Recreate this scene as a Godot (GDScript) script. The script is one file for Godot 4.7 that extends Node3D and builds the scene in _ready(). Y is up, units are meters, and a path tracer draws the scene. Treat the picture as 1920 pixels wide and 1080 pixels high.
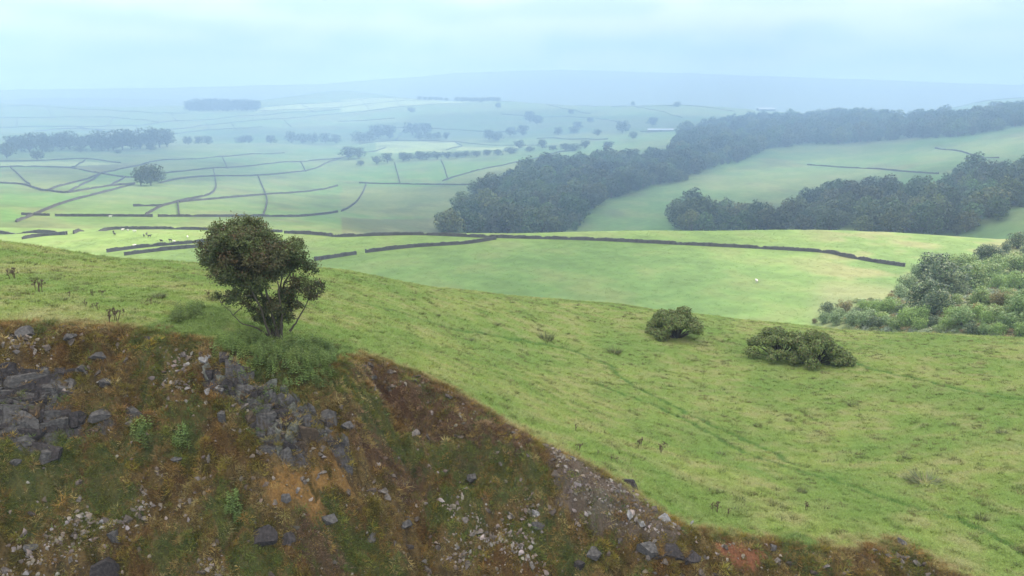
extends Node3D
# A lone tree on the brow of a rough bank, grazed hill pasture behind it, then walled fields, woods and hazy hills. Metres, y up.

const EYE := 100.0

const HILL_POINTS := [-12.8,-41,86.8,-24.7,-36.4,89.1,-19.5,-38.9,88.3,-18.3,-46.5,87.5,-32.2,-48.2,88.5,-44.1,-66.8,87.2,-32.4,-70.9,84.4,-17.3,-78.1,82,-13.6,-60.5,83.8,-8.4,-45.2,85.1,-4,-42.3,83.9,1.2,-39.5,81.8,4.8,-37.7,80.6,8.3,-35.5,79,13.1,-35.2,78.3,19.6,-35.4,77.9,21.6,-33.1,77.4,25,-33.8,76.9,30.4,-43.4,77,40.6,-59.5,75.1,54.4,-81.5,73.2,28.1,-72.7,73.5,18,-83.1,73.1,36,-94.4,70.8,16.3,-96.6,72.7,-3.8,-89.9,76.4,-2.8,-65.9,78.4,5.5,-54.7,77.5,16,-49.5,75.8,28.4,-56.3,74.7,-31.2,-35.1,89.6,-55.6,-64.3,88.2,34.2,-36.4,77.7,69.5,-78.7,73.7,-60.6,-91.8,78.2,-44.9,-98.2,73.4,-23.9,-107.4,70,-4.9,-117.9,67.4,20.8,-123.3,63.7,46.4,-121.4,61.8,72.2,-108.1,64.2,-75.2,-87,80.2,89.3,-101.2,65.7]
const LAND_POINTS := [-2.806,4.787,-75,-2.806,5.521,-72,-2.84,6.064,-51.751,-2.822,6.43,-57.214,-2.806,6.824,-61.655,-2.796,7.09,-62.368,-2.785,7.438,-58.705,-2.775,7.741,-45.255,-2.771,7.937,-38.521,-2.806,8.343,-110,-2.287,4.787,-75,-2.287,5.521,-72,-2.319,6.064,-57.089,-2.303,6.43,-63.043,-2.287,6.824,-67.867,-2.278,7.09,-68.61,-2.268,7.438,-64.535,-2.259,7.741,-49.72,-2.256,7.937,-42.311,-2.287,8.343,-110,-1.666,4.787,-75,-1.666,5.521,-72,-1.694,6.04,-62.612,-1.689,6.174,-64.984,-1.677,6.461,-68.884,-1.666,6.824,-73.805,-1.659,7.09,-74.566,-1.651,7.438,-70.087,-1.644,7.741,-58.034,-1.642,7.901,-55.391,-1.666,8.343,-110,-0.845,4.787,-75,-0.845,5.521,-74,-0.863,6.064,-72.46,-0.858,6.328,-81.207,-0.851,6.607,-82.801,-0.845,6.856,-81.485,-0.841,7.131,-78.984,-0.837,7.409,-72.64,-0.833,7.673,-53.835,-0.83,7.901,-33.698,-0.828,8.102,-8.217,-0.845,8.434,-100,0,4.787,-100,0,5.521,-100,0,5.991,-100,0,6.292,-87.559,0,6.522,-80.132,0,6.802,-78.953,0,6.985,-79.017,0,7.208,-73.957,0,7.55,-60.88,0,7.824,-39.89,0,8.243,-110,0.845,4.787,-104,0.845,5.521,-104,0.845,5.991,-103,0.863,6.254,-87.627,0.856,6.413,-84.391,0.849,6.593,-76.893,0.844,6.78,-69.78,0.839,7.048,-61.621,0.834,7.438,-53.292,0.832,7.673,-43.014,0.845,8.243,-110,1.621,4.787,-104,1.621,5.521,-104,1.621,5.991,-103,1.652,6.234,-80.585,1.638,6.446,-77.883,1.621,6.733,-67.719,1.614,6.888,-60.011,1.607,7.021,-49.746,1.603,7.115,-41.417,1.621,7.438,-60,1.621,8.243,-110,2.287,4.787,-104,2.287,5.521,-104,2.287,5.991,-102,2.318,6.254,-67.559,2.296,6.492,-59.715,2.284,6.659,-53.215,2.273,6.802,-42.547,2.266,6.928,-34.821,2.263,6.994,-31.268,2.287,7.313,-50,2.287,8.243,-110,2.774,4.787,-104,2.774,5.521,-104,2.774,5.991,-102,2.804,6.254,-58.981,2.781,6.492,-51.219,2.768,6.659,-44.736,2.755,6.802,-33.533,2.748,6.928,-26.799,2.744,6.994,-21.586,2.774,7.313,-40,2.774,8.243,-110]
const EDGE := [-0.713,411.943,-0.583,373.152,-0.216,319.033,0,313.997,0.216,327.735,0.413,349.573,0.47,353.482,0.544,354.677,0.706,387.425]
const RIDGES := [
	[5600, 1100, [-0.739,-17.813,-0.572,-10.684,-0.417,0,-0.237,24.89,-0.133,67.429,-0.054,102.752,0.06,120.371,0.192,99.225,0.287,78.038,0.405,53.267,0.513,24.89,0.609,7.117,0.768,-3.56]],
	[3800, 350, [-0.739,-50.899,-0.572,-46.036,-0.513,-38.749,-0.4,-46.036,-0.341,-60.633,-0.237,-85.024,0.768,-158.674]],
	[2500, 450, [-0.739,-219.313,0.347,-219.313,0.428,-91.423,0.461,-76.875,0.492,-55.937,0.533,-30.287,0.572,-22.299,0.631,-27.09,0.768,-55.937]]]
const KNOLL := Vector2(115.5, -150.9)
const RIM := [-35.84,-30.4,-30.57,-34.37,-24.68,-36.42,-20.7,-38.03,-17.94,-38.31,-15.2,-38.08,-13.23,-37.75,-10.92,-38.06,-9.29,-39.32,-8.21,-42.72,-6.09,-42.57,-3.94,-42.12,1.15,-39.28,4.73,-37.5,8.27,-35.35,12.96,-34.87,16.66,-34.15,19.55,-35.24,21.52,-32.88,24.59,-30.27,29.3,-27.23]
const WALLS := {
	"far_a": [-1352.5,-2030.8,-1324.1,-2091.7,-1298.1,-2203.5,-1179.1,-2144.3,-1045.3,-2083,-786.5,-1950.6],
	"far_b": [-1034.5,-1573.1,-1021.7,-1607.7,-971,-1706.4,-888.2,-1782.1,-710.4,-1623.9],
	"far_c": [-887.6,-1346.1,-875.6,-1374.1,-787.2,-1452.7,-736.7,-1528.4,-690.6,-1663.2,-573,-1884.2,-440,-2082.8],
	"far_d": [-779.7,-1438.6,-701.1,-1364.5,-651.9,-1319.1],
	"far_e": [-643.5,-1357.2,-606.9,-1458.5,-567.9,-1626.8,-410.8,-1942],
	"far_f": [-558.8,-1319.6,-528.8,-1404.4,-476.8,-1528.7],
	"far_g": [-681.5,-2198.3,-520.7,-2470.9,-445.2,-2671.8,-309,-2761.9],
	"far_h": [-638.1,-1984.7,-464.9,-2202.4,-393.1,-2355.1,-269.5,-2670.1],
	"far_i": [-415.7,-1966,-308,-2121.8,-201.2,-2290.3,-85.6,-2437],
	"mid_a": [-493.4,-740.4,-484.5,-752.3,-444.4,-818.6,-387.9,-788.4],
	"mid_b": [-450.6,-674.9,-441.2,-683.8,-423.7,-706,-385.8,-694.2,-339.1,-651.2,-310.1,-633.2,-303.3,-636.9],
	"mid_c": [-370.3,-552.3,-356.8,-550.5,-335.1,-539.2,-294.8,-496.8,-305.3,-533.4,-332.6,-632.9,-356.3,-750.7,-362.7,-832.1,-336.7,-925.3,-288,-1008.9],
	"mid_d": [-292.6,-497.8,-277.6,-490,-278,-513.5,-278.3,-546.5,-274.5,-575.1],
	"mid_e": [-273.2,-572.3,-258.8,-493.9,-249.1,-443.8,-230,-380.6,-221.5,-348.5],
	"mid_f": [-231.5,-369,-221.9,-375.4],
	"mid_g": [-219.4,-375.3,-200.2,-386,-179.8,-391.3],
	"mid_h": [-177.6,-392.3,-144.3,-428.7,-121.9,-454.2,-113.8,-511.4],
	"mid_i": [-185.1,-395,-196.4,-437.3,-200.4,-470.8,-210.1,-554.1,-252.4,-672.5],
	"mid_j": [-209.3,-433.5,-198.5,-444.3],
	"mid_k": [-299.5,-673.8,-287.1,-762.6,-238.3,-895.7,-208,-950.4],
	"mid_l": [-263.8,-591.9,-267.8,-654.9,-231.2,-720,-208,-821.5,-207.1,-945.9],
	"near_a": [-218.7,-321.1,-212.6,-322.9,-178.9,-311.6],
	"near_b": [-190.6,-302,-185.9,-308.9,-178.6,-312.4],
	"near_c": [-176.8,-313.6,-181.5,-348.5,-165.5,-355.3,-154.6,-360.1,-138.1,-370.9,-112.1,-380.1],
	"near_d": [-144.9,-276.4,-136.2,-285.1,-125.6,-291.2,-111.5,-298.3],
	"near_e": [-92.7,-316.8,-74.4,-309.6,-67.4,-306.9,-39.8,-310.8,-11.2,-305.4,2.8,-303.5,30.2,-299.4,64,-290.5,88.7,-283.8,110.6,-276.4,116.2,-268.4,122.4,-260,129.3,-253.2],
	"near_f": [-52.3,-275.7,-36.7,-285.4,-17.4,-292.3,-6.2,-301.6],
	"near_g": [-67.2,-262.3,-61.4,-267.5,-55,-272.9],
	"mid_m": [-63.3,-721.9,-41.8,-776.6,-1.9,-857,51.4,-960.6,78.7,-981.5],
	"mid_n": [-138.1,-713.2,-73.1,-705.6,-34,-686.9,-13.8,-678.8],
	"far_j": [-223.2,-1167.1,-180.6,-1231.7,-85.6,-1204.1,33.5,-1074.6],
	"far_k": [-87.9,-1066.4,-70.7,-1135.4,-85.2,-1197.8],
	"far_l": [-38.4,-2499.9,103.6,-2481.8,206.2,-2405.7,310.3,-2205.5,404.6,-1957.4],
	"far_m": [311.6,-2084.3,330.8,-1562.2],
	"far_n": [267.9,-2176.1,424.7,-2012.7,480.3,-1967.5,497.8,-1808.9],
	"hill_a": [405.4,-765.2,402.7,-717.1,393.6,-667.7,399.6,-653.1],
	"hill_b": [280.3,-754.3,314.8,-717,323.2,-683.3,330.5,-613.5],
	"right_far": [1099.1,-2244.7,1156.5,-2189.1,1240.1,-2139.8,1325.5,-2088.4],
	"far_x0": [-778,-1310.6,-750.4,-1378,-693.4,-1398.2],
	"far_x1": [-573,-1884.2,-670.6,-2178.3],
	"far_x2": [-497.7,-2018.2,-598.3,-2307.7],
	"far_x3": [-372.3,-1720.5,-311.5,-1742.2,-255.6,-1755.6],
	"far_x4": [-358.4,-2035.5,-481.4,-2581.8],
	"far_x5": [-297.6,-2148.1,-397.9,-2749.9],
	"far_x6": [103.6,-2481.8,116.4,-2206.2,170.9,-1762.5],
	"far_x7": [-25.3,-1916.7,126.3,-1683.8,202.4,-1431.9],
	"far_x8": [37.8,-1215.4,87.4,-1157.4,131.8,-1099.2],
	"far_x9": [193.2,-1211.4,246.7,-1198.2],
	"far_x10": [-876,-1773,-754.7,-1496.8],
	"far_x11": [-964.4,-1694.6,-1272.7,-2209.6],
	"far_x12": [-686.1,-1652.2,-828.2,-1957.8],
	"far_x13": [-198.8,-469.5,-183.9,-549.8,-152,-688.7],
	"far_x14": [-219.8,-1505.2,-82.2,-1428.2,12.3,-1384.2],
	"far_x15": [-527.2,-1400,-619.3,-1629.8],
	"cross_0": [-200.4,-470.8,-170.2,-400],
	"cross_1": [-231.2,-720,-172.6,-553.2,-138.3,-434.4],
	"cross_2": [-238.3,-895.7,-208.4,-801.3],
	"cross_3": [-336.7,-925.3,-276.8,-772.1],
	"cross_4": [-334.7,-642.5,-276.8,-490.4],
	"cross_5": [-436.3,-813.6,-385.8,-694.2],
	"cross_6": [-278.3,-546.5,-310.1,-633.2],
	"cross_7": [-998.7,-1628,-850.7,-1377.9],
	"cross_8": [-732.9,-1564.1,-637.9,-1371.3],
	"cross_9": [-567.9,-1626.8,-486.7,-1417.8],
	"cross_10": [-486.8,-1723,-420.9,-1534.4],
	"cross_11": [-194.3,-1438.3,-181.6,-1238.4],
	"cross_12": [-132.3,-895.9,-101.6,-716.5],
	"cross_13": [-83.6,-935.9,-59.4,-733.7],
	"cross_14": [-328.5,-538.2,-433.4,-686],
	"cross_15": [-287.1,-762.6,-252.4,-672.5],
	"cross_16": [-207.1,-945.9,-190.3,-1015.8,-176,-1113.3],
	"cross_17": [-113,-518.5,-117.3,-596,-130.9,-709.1],
	"near_h": [-136.1,-271.1,-127,-278.9,-113.9,-286.8,-108.6,-290.2]}
const TREES := [-511.1,-805.8,17.8,-570.8,-915,18.8,-548.7,-891.8,17.1,-533.7,-883.2,21.6,-536.2,-911.2,22.2,-538.3,-936.5,17.6,-531.3,-940.7,20.1,-532.1,-959.4,23,-514.4,-950.1,17.6,-502.7,-956.1,20.1,-494.2,-960.3,23.9,-484.4,-957.7,17.5,-482.1,-966,20.1,-473.3,-970,27.6,-471.4,-988.9,23,-462.2,-992.9,19.1,-453,-997,28,-452.5,-1026.5,26.1,-447.5,-1036.2,22.3,-513.2,-878.2,10.7,-471.1,-789.6,10.7,-440.6,-974.1,11.2,-491.1,-908.2,7.2,-457.7,-924.6,4.8,-437.1,-1079.3,12.2,-424.8,-1084.8,12.2,-414.4,-1089.2,12.2,-390.1,-1154.4,11.3,-380.9,-1157.6,12.8,-342.1,-1135.2,13.8,-327.1,-1186.8,17.2,-312.3,-1190.8,15.8,-295.5,-1187,17.1,-277.6,-1189.5,17.1,-259.9,-1180.6,14.1,-264.7,-563.5,13.8,-259.4,-567.2,16.3,-264.8,-591.1,10.6,-211.4,-1269.3,24,-194.1,-1267.1,23.9,-213.5,-1200.7,17,-229.4,-1200.3,17.1,-165.5,-1332.2,21.9,-144.5,-1329.3,21.8,-144,-1247.3,11.7,-130.1,-1246,11.7,-116.1,-1244.9,11.6,-102.2,-1244,11.6,-35.1,-1216.8,17,-21.6,-1213,14.1,-2.8,-1271.2,14.8,17,-1277,17.8,35.3,-1599.7,22.3,47.5,-1534.4,17.8,131.2,-1804.5,12.6,111.7,-1364.6,12.7,71.8,-1245.5,13.1,97.4,-1255.2,13.2,163.2,-1187.2,19.5,228,-1304.6,15.4,335.6,-2245.2,13.7,400.4,-1958.1,13.9,9.4,-1049.5,12.7,38.8,-1023.7,13.1,66,-986.7,9.2,76.3,-978.4,9.1,90.6,-992,11.6,118.1,-982.5,9.2,-107.5,-924.9,10.9,-100.2,-934.5,9.9,-88.5,-943.5,9.9,-76.6,-952.3,8.9,-66.6,-961.7,7.9,-56.4,-971.3,7.9,-43.2,-967.7,7.9,-30.5,-976.5,8,-17.3,-971.7,7.9,-2.2,-991.6,9.2,-149.9,-881.2,10.4,-139.7,-891.8,12.6,-124.4,-911.8,10.7,-119.5,-921.9,8.7,-165.4,-869.3,6.2,-194.9,-948.4,15.8,-182.7,-950.9,13.5,-242.5,-1931.5,13.6,-37,-2102.9,14.7,50.8,-991.6,8.1,22.3,-1002,7,162.3,-1074.7,10.1,123.6,-1160.5,10.9,144.3,-1484.8,10.4]
const COPSE := [-826.2,-2067.8,27.7,-812.2,-2063.3,27.6,-798.1,-2058.6,27.4,-784,-2053.8,27.3,-770,-2049,27.2,-756,-2044.1,27.1,-742.2,-2039.4,27,-728.4,-2034.8,26.9,-714.8,-2030.5,26.7,-701.3,-2026.5,26.6,-688,-2022.8,26.6,-674.9,-2019.5,26.5,-662,-2016.7,26.4,-649.2,-2014.3,26.3,-636.7,-2012.5,26.2,-851.1,-2173.1,29,-828.2,-2163.3,28.8,-805.4,-2153.1,28.6,-782.7,-2142.9,28.3,-760.2,-2132.9,28.1,-738.2,-2123.4,27.9,-716.6,-2114.8,27.7,-695.5,-2107.3,27.6,-674.9,-2100.9,27.4]
const SHELTER_BELT := [-316.8,-2777.3,13.2,-293.3,-2727.8,13,-269.5,-2670.1,12.7,-261.5,-2771.5,13.2,-233.2,-2656.2,12.6,-208.6,-2568.4,12.2,-175.3,-2575.7,15.7,-161.8,-2596.1,15.8,-148.8,-2627,16,-125.7,-2468.8,15.1,-111.2,-2459.7,15,-96.7,-2447.7,14.9,-86.7,-2565.1,15.6,-70.7,-2517.6,15.3,-55.7,-2486.3,15.1,-41.1,-2463.5,15]
const WOODS := {
	"ravine": [-44,-477,-35,-573,-14,-640,6,-697,33,-777,77,-785,100,-741,104,-678,68,-596,45,-533,40,-503],
	"link": [50,-736,87,-811,180,-815,154,-691,117,-667,80,-619,51,-579,41,-601],
	"gully": [100,-493,115,-554,137,-560,153,-546,153,-521,167,-509,161,-488],
	"lower": [161,-490,210,-558,243,-560,262,-550,282,-529,323,-570,345,-577,358,-554,369,-537,309,-446,287,-439,254,-426,195,-458],
	"ridge": [168,-836,233,-1094,348,-1249,429,-1216,467,-1203,512,-1184,506,-1106,504,-1041,586,-1079,670,-1102,696,-1086,737,-1059,566,-811,516,-810,462,-814,419,-874,335,-907,278,-867,229,-787,186,-749,144,-697,111,-677,119,-759,137,-765]}
const FIELDS := [
	["p", [-478,-742,-438,-807,-381,-778,-410,-725,-445,-689]],
	["p", [-622,-1949,-460,-2179,-529,-2510,-679,-2206]],
	["p", [-545,-2588,-316,-2822,-258,-2669,-44,-2514,-135,-2370,-312,-2152,-423,-2003]],
	["b", [-277,-490,-271,-568,-259,-494,-230,-381,-222,-348,-226,-345,-346,-534,-291,-490]],
	["p", [-176,-312,-165,-354,-142,-369,-115,-298,-137,-286,-145,-277,-37,-61,-189,-300]],
	["p", [-207,-1207,-181,-1232,-86,-1204,-76,-1136,-85,-1027,-175,-1031]],
	["p", [-71,-1135,33,-1075,-14,-1068,-76,-1065]],
	["b", [-165,-854,-2,-978,52,-977,-2,-857,-42,-777,-63,-715,-138,-715]],
	["y", [-151,-697,-72,-693,-34,-681,-14,-673,-23,-634,-42,-544,-88,-508,-114,-521]],
	["y", [-41,-769,-2,-847,51,-954,50,-942,7,-797,-14,-679,-62,-709]],
	["r", [-105,-481,-44,-536,-43,-484,-68,-312]],
	["r", [-413,-723,-385,-790,-361,-761,-344,-660,-388,-698]],
	["y", [-435,-675,-383,-688,-336,-642,-309,-540,-299,-503,-360,-555]],
	["b", [-68,-308,-40,-310,-8,-304,-24,-291,-52,-276,-59,-267]]]
const SCRUB := [[127.9,-234.1,8.1,"d"], [120.7,-213.3,10,"d"], [93.5,-172.2,7.8,"d"], [91.3,-163.7,5.4,"d"], [122.2,-209,7,"n"], [133.5,-221.3,7.4,"m"], [143.3,-231.2,7,"m"], [99.7,-162,4,"m"], [154.6,-244,6.5,"m"], [160.5,-244,6.6,"m"], [160.5,-263.3,5.6,"d"], [162.6,-261.4,5.6,"d"], [185,-283.5,6.1,"d"], [176.9,-277.1,3.5,"d"], [147,-249,5.2,"m"], [142.6,-247.3,5.2,"m"], [123.6,-234.1,4.8,"s"], [111.9,-217.3,5.2,"s"], [104.9,-205.7,3.5,"s"], [78.9,-189.1,3.5,"d"], [83.5,-191,3.2,"r"], [75.2,-182.5,2.4,"s"], [76.8,-179.4,3.1,"s"], [79.3,-183.6,2.8,"s"], [78.8,-175.3,3.2,"s"], [83.1,-182.8,2.6,"d"], [79.5,-170.9,3.9,"s"], [81.6,-172.7,3.4,"s"], [80.6,-167.6,3.1,"d"], [83.1,-169.8,2.6,"p"], [82.4,-166.1,2.6,"s"], [82.7,-162.9,2.8,"m"], [88.5,-173,2.4,"d"], [89.9,-179.8,3.5,"p"], [88.3,-180.9,3.1,"p"], [88,-185.1,3,"p"], [87.8,-189.8,2.9,"p"], [84.9,-163,3.7,"p"], [87.5,-165.8,2.9,"p"], [87.6,-162.1,3.5,"p"], [85.5,-158.3,2.5,"p"], [88.2,-158.2,2.2,"d"], [87,-153.1,1.9,"m"], [88.8,-154.3,2.5,"p"], [97.7,-167.5,2.4,"m"], [91,-152.9,3.9,"g"], [91.7,-158.1,2.8,"p"], [90.2,-148,2.8,"d"], [93.9,-156.6,2.5,"g"], [95.2,-154.4,2.5,"p"], [91.9,-146.3,2.4,"g"], [96,-150.7,3.3,"m"], [94.2,-149.8,2.7,"p"], [101.2,-158.1,2.9,"r"], [104.5,-161.7,2.3,"m"], [140.9,-221.8,4.4,"p"], [101.9,-155.5,2.3,"m"], [96.7,-145.5,3.2,"g"], [99.8,-148.9,4.1,"g"], [96.2,-147.1,2.7,"g"], [96.4,-142.6,2.6,"p"], [93.5,-144.9,2.4,"p"], [147.5,-222.1,4.8,"p"], [147.6,-226.6,3.3,"p"], [103.6,-154.4,2.8,"g"], [73.5,-183.8,1.2,"r"], [97.6,-141.8,2.9,"p"], [100.1,-145.6,3.2,"g"], [104.4,-152.5,3.6,"m"], [151.2,-222.3,5.3,"p"], [165.3,-244,6.2,"m"], [177.7,-265.2,5.8,"d"]]
const ZONES := {
	"green": [-22.3,-31.22,2.26,1.14,-21.3,-31.93,1.98,1.03,-20.52,-32.74,1.41,0.76,-21.27,-30.79,1.68,0.84,-22.24,-32.09,1.14,0.59,-18.54,-32.98,1.12,0.63,-17.57,-33.63,1.12,0.67,-15.71,-33.94,1.16,0.72,-18.28,-32.21,1.11,0.6,-17.5,-31.99,1.1,0.62,-12.76,-32.01,1.19,0.68,-14.99,-30.73,1.33,0.75,-1.67,-37.53,1.71,1.32,-0.28,-37.22,1.7,1.34,1.1,-36.94,1.13,0.88,-3.09,-38.06,1.15,0.88,-11.37,-30.96,1.57,0.86,-7.76,-33.03,1.6,0.99,-2.98,-35.98,1.69,1.19,-6.54,-32.9,1.62,1.02,-13.47,-38.65,1.45,3.21,-11.78,-38.38,1.43,2.93,-10.5,-39.77,1.32,3.2,-10.84,-37.84,1.13,1.97,-14.37,-38.91,1.03,2.4,-9.38,-38.44,0.85,1.17,-7.52,-38.41,1.15,1.18,-9.9,-40.84,1.05,2.9,1.32,-34.72,1.66,1.13,3.11,-33.88,1.38,0.93,14.15,-34.44,1.17,1.61,-5.63,-38.17,1.16,1.09,-17.21,-39.93,1.83,5.05,-18.14,-38.25,1.04,2.1],
	"ochre": [-10.51,-33.66,0.85,0.52,-10.74,-33.01,0.9,0.53,-9.96,-33.31,0.85,0.51,-9.3,-32.96,0.69,0.41,-9.13,-34.08,0.59,0.37,-8.24,-34.61,0.54,0.36],
	"redsoil": [10.85,-34.35,0.68,0.65,11.54,-33.97,0.57,0.43,10.22,-34.49,0.34,0.31],
	"heath": [-5.32,-40.87,1.5,1.48,-2.89,-39.68,1.47,1.34,-0.86,-39.45,1.17,1.68,-4.62,-39.53,1.47,1.16,-2.25,-38.22,1.15,0.91,-7.09,-41.04,1.21,1.31,-7.06,-36.98,1.4,1.09,-5.48,-36.82,1.28,1.1,-0.28,-38.64,1.16,1.13,-8.81,-32.17,1.32,0.76],
	"scree": [2.8,-37.93,1.01,1.73,3.82,-36.65,1.41,1.51,5.17,-36.45,1.27,1.75,6.43,-35.66,1.13,1.39,4.56,-35.75,1.26,0.99,3.25,-36.22,1.12,0.86,2.27,-38.59,0.73,1.49,7.55,-35.09,0.7,0.84,6.82,-34.61,0.7,0.56,5.81,-34.97,0.84,0.64],
	"pale": [-20.3,-29.43,1.38,0.66,-19.49,-30.02,1.24,0.61,-18.86,-30.63,1.24,0.63,-18.59,-31.14,0.83,0.43,-17.45,-31.29,0.68,0.38,-16.59,-31.74,0.49,0.3,-16.65,-32.29,0.6,0.34,-16.3,-31.92,0.44,0.3,-13.17,-30.42,0.79,0.42,-2.98,-35.98,1.13,0.79,-1.33,-35.06,1.53,1.05,0,-34.24,1.52,1,-2.36,-34.31,1.39,0.92,-0.53,-34.64,1.11,0.74,0.81,-35.91,1.12,0.8,0.78,-33.84,1.37,0.9,-22.84,-35.37,0.74,0.48,-23.61,-35.52,0.75,0.52,-16.49,-36.52,0.8,0.59,-16.05,-36.79,0.71,0.55,-16.77,-35.78,0.62,0.42,-15.94,-35.56,0.62,0.41,-21.12,-28.92,0.83,0.39],
	"rock": [-14.57,-36.15,0.62,0.45,-13.75,-35.99,0.69,0.51,-12.94,-35.81,0.69,0.47,-12.17,-35.73,0.96,0.65,-11.38,-35.57,1.09,0.73,-10.72,-35.38,1.09,0.72,-10.31,-35.9,0.96,0.65,-9.67,-35.81,0.77,0.53,-11.2,-34.69,0.86,0.55,-10.47,-34.72,0.76,0.48,-11.74,-34.9,0.76,0.49,-8.5,-35.46,0.68,0.47,-22.77,-33.87,1.4,0.79,-21.92,-34.01,1.22,0.69,-22.59,-32.92,1.3,0.7,-21.76,-33.06,1.15,0.62,-21.61,-34.68,0.73,0.43,-20.39,-33.59,0.63,0.35,-19.22,-34.22,0.51,0.3,-23.65,-36.11,0.48,0.43,-17.97,-34.83,0.51,0.31]}
const BOULDERS := [[-11.4,-31.64,0.63,1], [-20.83,-32.41,0.4,0], [-17.45,-30.14,0.87,1], [-17.48,-30.91,0.36,0], [-18.1,-34.93,0.4,0], [-19.34,-34.24,0.46,0], [-19.48,-35.36,0.35,0], [-23.38,-36.21,0.48,0], [-18.1,-37.54,0.29,1], [-19.97,-36.1,0.35,0], [-20.59,-35.61,0.26,0], [-9.65,-35.68,0.55,0], [-9.26,-36.6,0.5,0], [-8.13,-36.49,0.33,0], [-13.74,-34.66,0.38,0], [-8.47,-32.96,0.37,0], [-6.75,-33.58,0.3,0], [4.09,-33.81,0.36,0], [3.27,-33.55,0.33,1], [7.61,-33.8,0.72,1], [6.69,-33.67,0.5,0], [-2.02,-37.36,0.34,0], [1.36,-35.22,0.28,0], [1.26,-35.65,0.22,2], [-10.44,-32.68,0.24,0], [7.67,-35.47,0.4,2], [6.33,-34.91,0.28,2], [5.86,-35.14,0.22,2], [9.1,-35.93,0.14,2], [-13.33,-39.24,0.24,2], [-12.81,-39.77,0.27,2], [-12.98,-39.24,0.18,0], [6.16,-37.61,0.41,1], [-10.14,-31.73,0.32,1], [-21.52,-36.51,0.3,0], [19.58,-35.29,0.31,0], [8.78,-33.82,0.39,1], [12.84,-34.45,0.23,0], [-15.51,-33.26,0.22,0], [-5.27,-34.74,0.28,0], [-14.46,-35.75,0.45,2], [-15.18,-36.65,0.25,2], [-7.65,-40.98,0.18,0], [-21.86,-31.71,0.23,0], [-20.41,-29.69,0.28,0]]
const THISTLES := [-20.64,-38.76,0.8,-20.39,-39.02,0.8,-26.98,-43.6,0.78,-23.89,-43.47,0.45,-23.65,-43.95,0.45,-30.73,-47.44,0.78,3.75,-43.1,0.51,3.66,-39.8,0.51,7.61,-44,0.67,9.16,-44.33,0.75,9.73,-46.22,0.49,10.87,-37.45,0.63,11.33,-37.17,0.48,5.81,-40.09,0.31,15.83,-38.27,0.44,4.77,-40.18,0.3,5.49,-39.93,0.3,-22.14,-40.54,0.42,-22.94,-40.83,0.39,-24.98,-43,0.35,-20.7,-43.61,0.34,-18.21,-45.75,0.55]
const RUSHES := [3.4,-73.79,1.26,0.74,10.08,-73.64,1.17,0.64,-20.77,-44.82,0.69,0.34,16.6,-40.87,0.47,0.3,25.65,-38.67,0.53,0.35,25.24,-43.74,1.88,0.38,13.98,-48.37,0.53,0.23,11.21,-39.58,0.44,0.22,35.16,-52.14,0.82,0.32,18.94,-56.36,0.52,0.26,-24.72,-41.73,0.54,0.2,21.99,-57.98,0.64,0.27,28.69,-61.8,0.79,0.35,26.43,-48.36,0.49,0.24,-3.71,-65.31,0.65,0.28,-1.56,-73.44,0.62,0.26,-6.88,-69.78,0.49,0.2]
const SHEEP := [-161.5,-315.2,0,-158.7,-310.4,0,-172.1,-348.6,1,-153.4,-316.4,1,-145.4,-306.9,0,-145.9,-310.4,0,-142.8,-305.8,0,-174.8,-349.3,1,-133.7,-295.8,0,-130.7,-296.9,0,-127.9,-293.7,1,-139.5,-286.4,1,73.9,-231.4,1,-196.7,-382.6,1,-126.8,-303.5,1]
const TRACKS := [
	[8.8,-68.3,10.9,-63.1,13.5,-57.9,15.4,-55.4,17.7,-52.4,19,-47.6],
	[6.8,-62.6,9.5,-59.9,11.7,-57.6,14,-54.8,16,-49.4,18.5,-46.3,21.1,-41.4,23.5,-39.5,25.2,-37.4,25.9,-35.6],
	[-13.6,-60.5,-9.1,-64.4,-3,-69.7,5.2,-72.6,9.3,-68.6],
	[32.3,-84.2,34.2,-72.3,38.2,-66.3,42.1,-60.6]]
const TREE_AT := Vector2(-12.71, -40.91)
const BUSH_A := Vector2(18.2, -83.4)  # 85 m
const BUSH_B := Vector2(27.7, -77.2)  # 81 m
const BUSH_C := Vector2(31.2, -74.1)  # 80 m
const BARN_AT := Vector2(650.6, -2069.3)  # 2169 m
const SHED_AT := Vector2(220.2, -1191.9)  # 1212 m
const HUT_AT := Vector2(169.7, -497.3)  # 525 m
const NETTLES := [-18.04,-42.02,0.58,1.9,-13.36,-38.28,1.09,2.28,-11.52,-38.42,1.2,2.45,-10.5,-39.77,1.03,2.51,-9.9,-38.38,0.71,1.15,-17.15,-33.83,0.39,0.3,-15.34,-33.95,0.38,0.3,-12.54,-32.06,0.32,0.3,-14.45,-38.37,0.73,1.57]


# ------------------------------------------------------------------ small helpers
var rng := RandomNumberGenerator.new()
var taken := {}
var mats := {}
var meshes := {}

func rf(a: float, b: float) -> float:
	return rng.randf_range(a, b)

func numbered(called: String) -> String:
	var n: int = taken.get(called, 0)
	taken[called] = n + 1
	return called if n == 0 else "%s_%03d" % [called, n]

func tag(o: Node, label: String, category: String, group := "", kind := "") -> void:
	o.set_meta("label", label)
	o.set_meta("category", category)
	if group != "": o.set_meta("group", group)
	if kind != "": o.set_meta("kind", kind)

func thing(called: String, at: Vector3, turn: float, label: String, category: String, group := "") -> Node3D:
	var o := Node3D.new()
	o.name = numbered(called)
	add_child(o)
	o.position = at
	o.rotation.y = turn
	tag(o, label, category, group)
	return o

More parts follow.
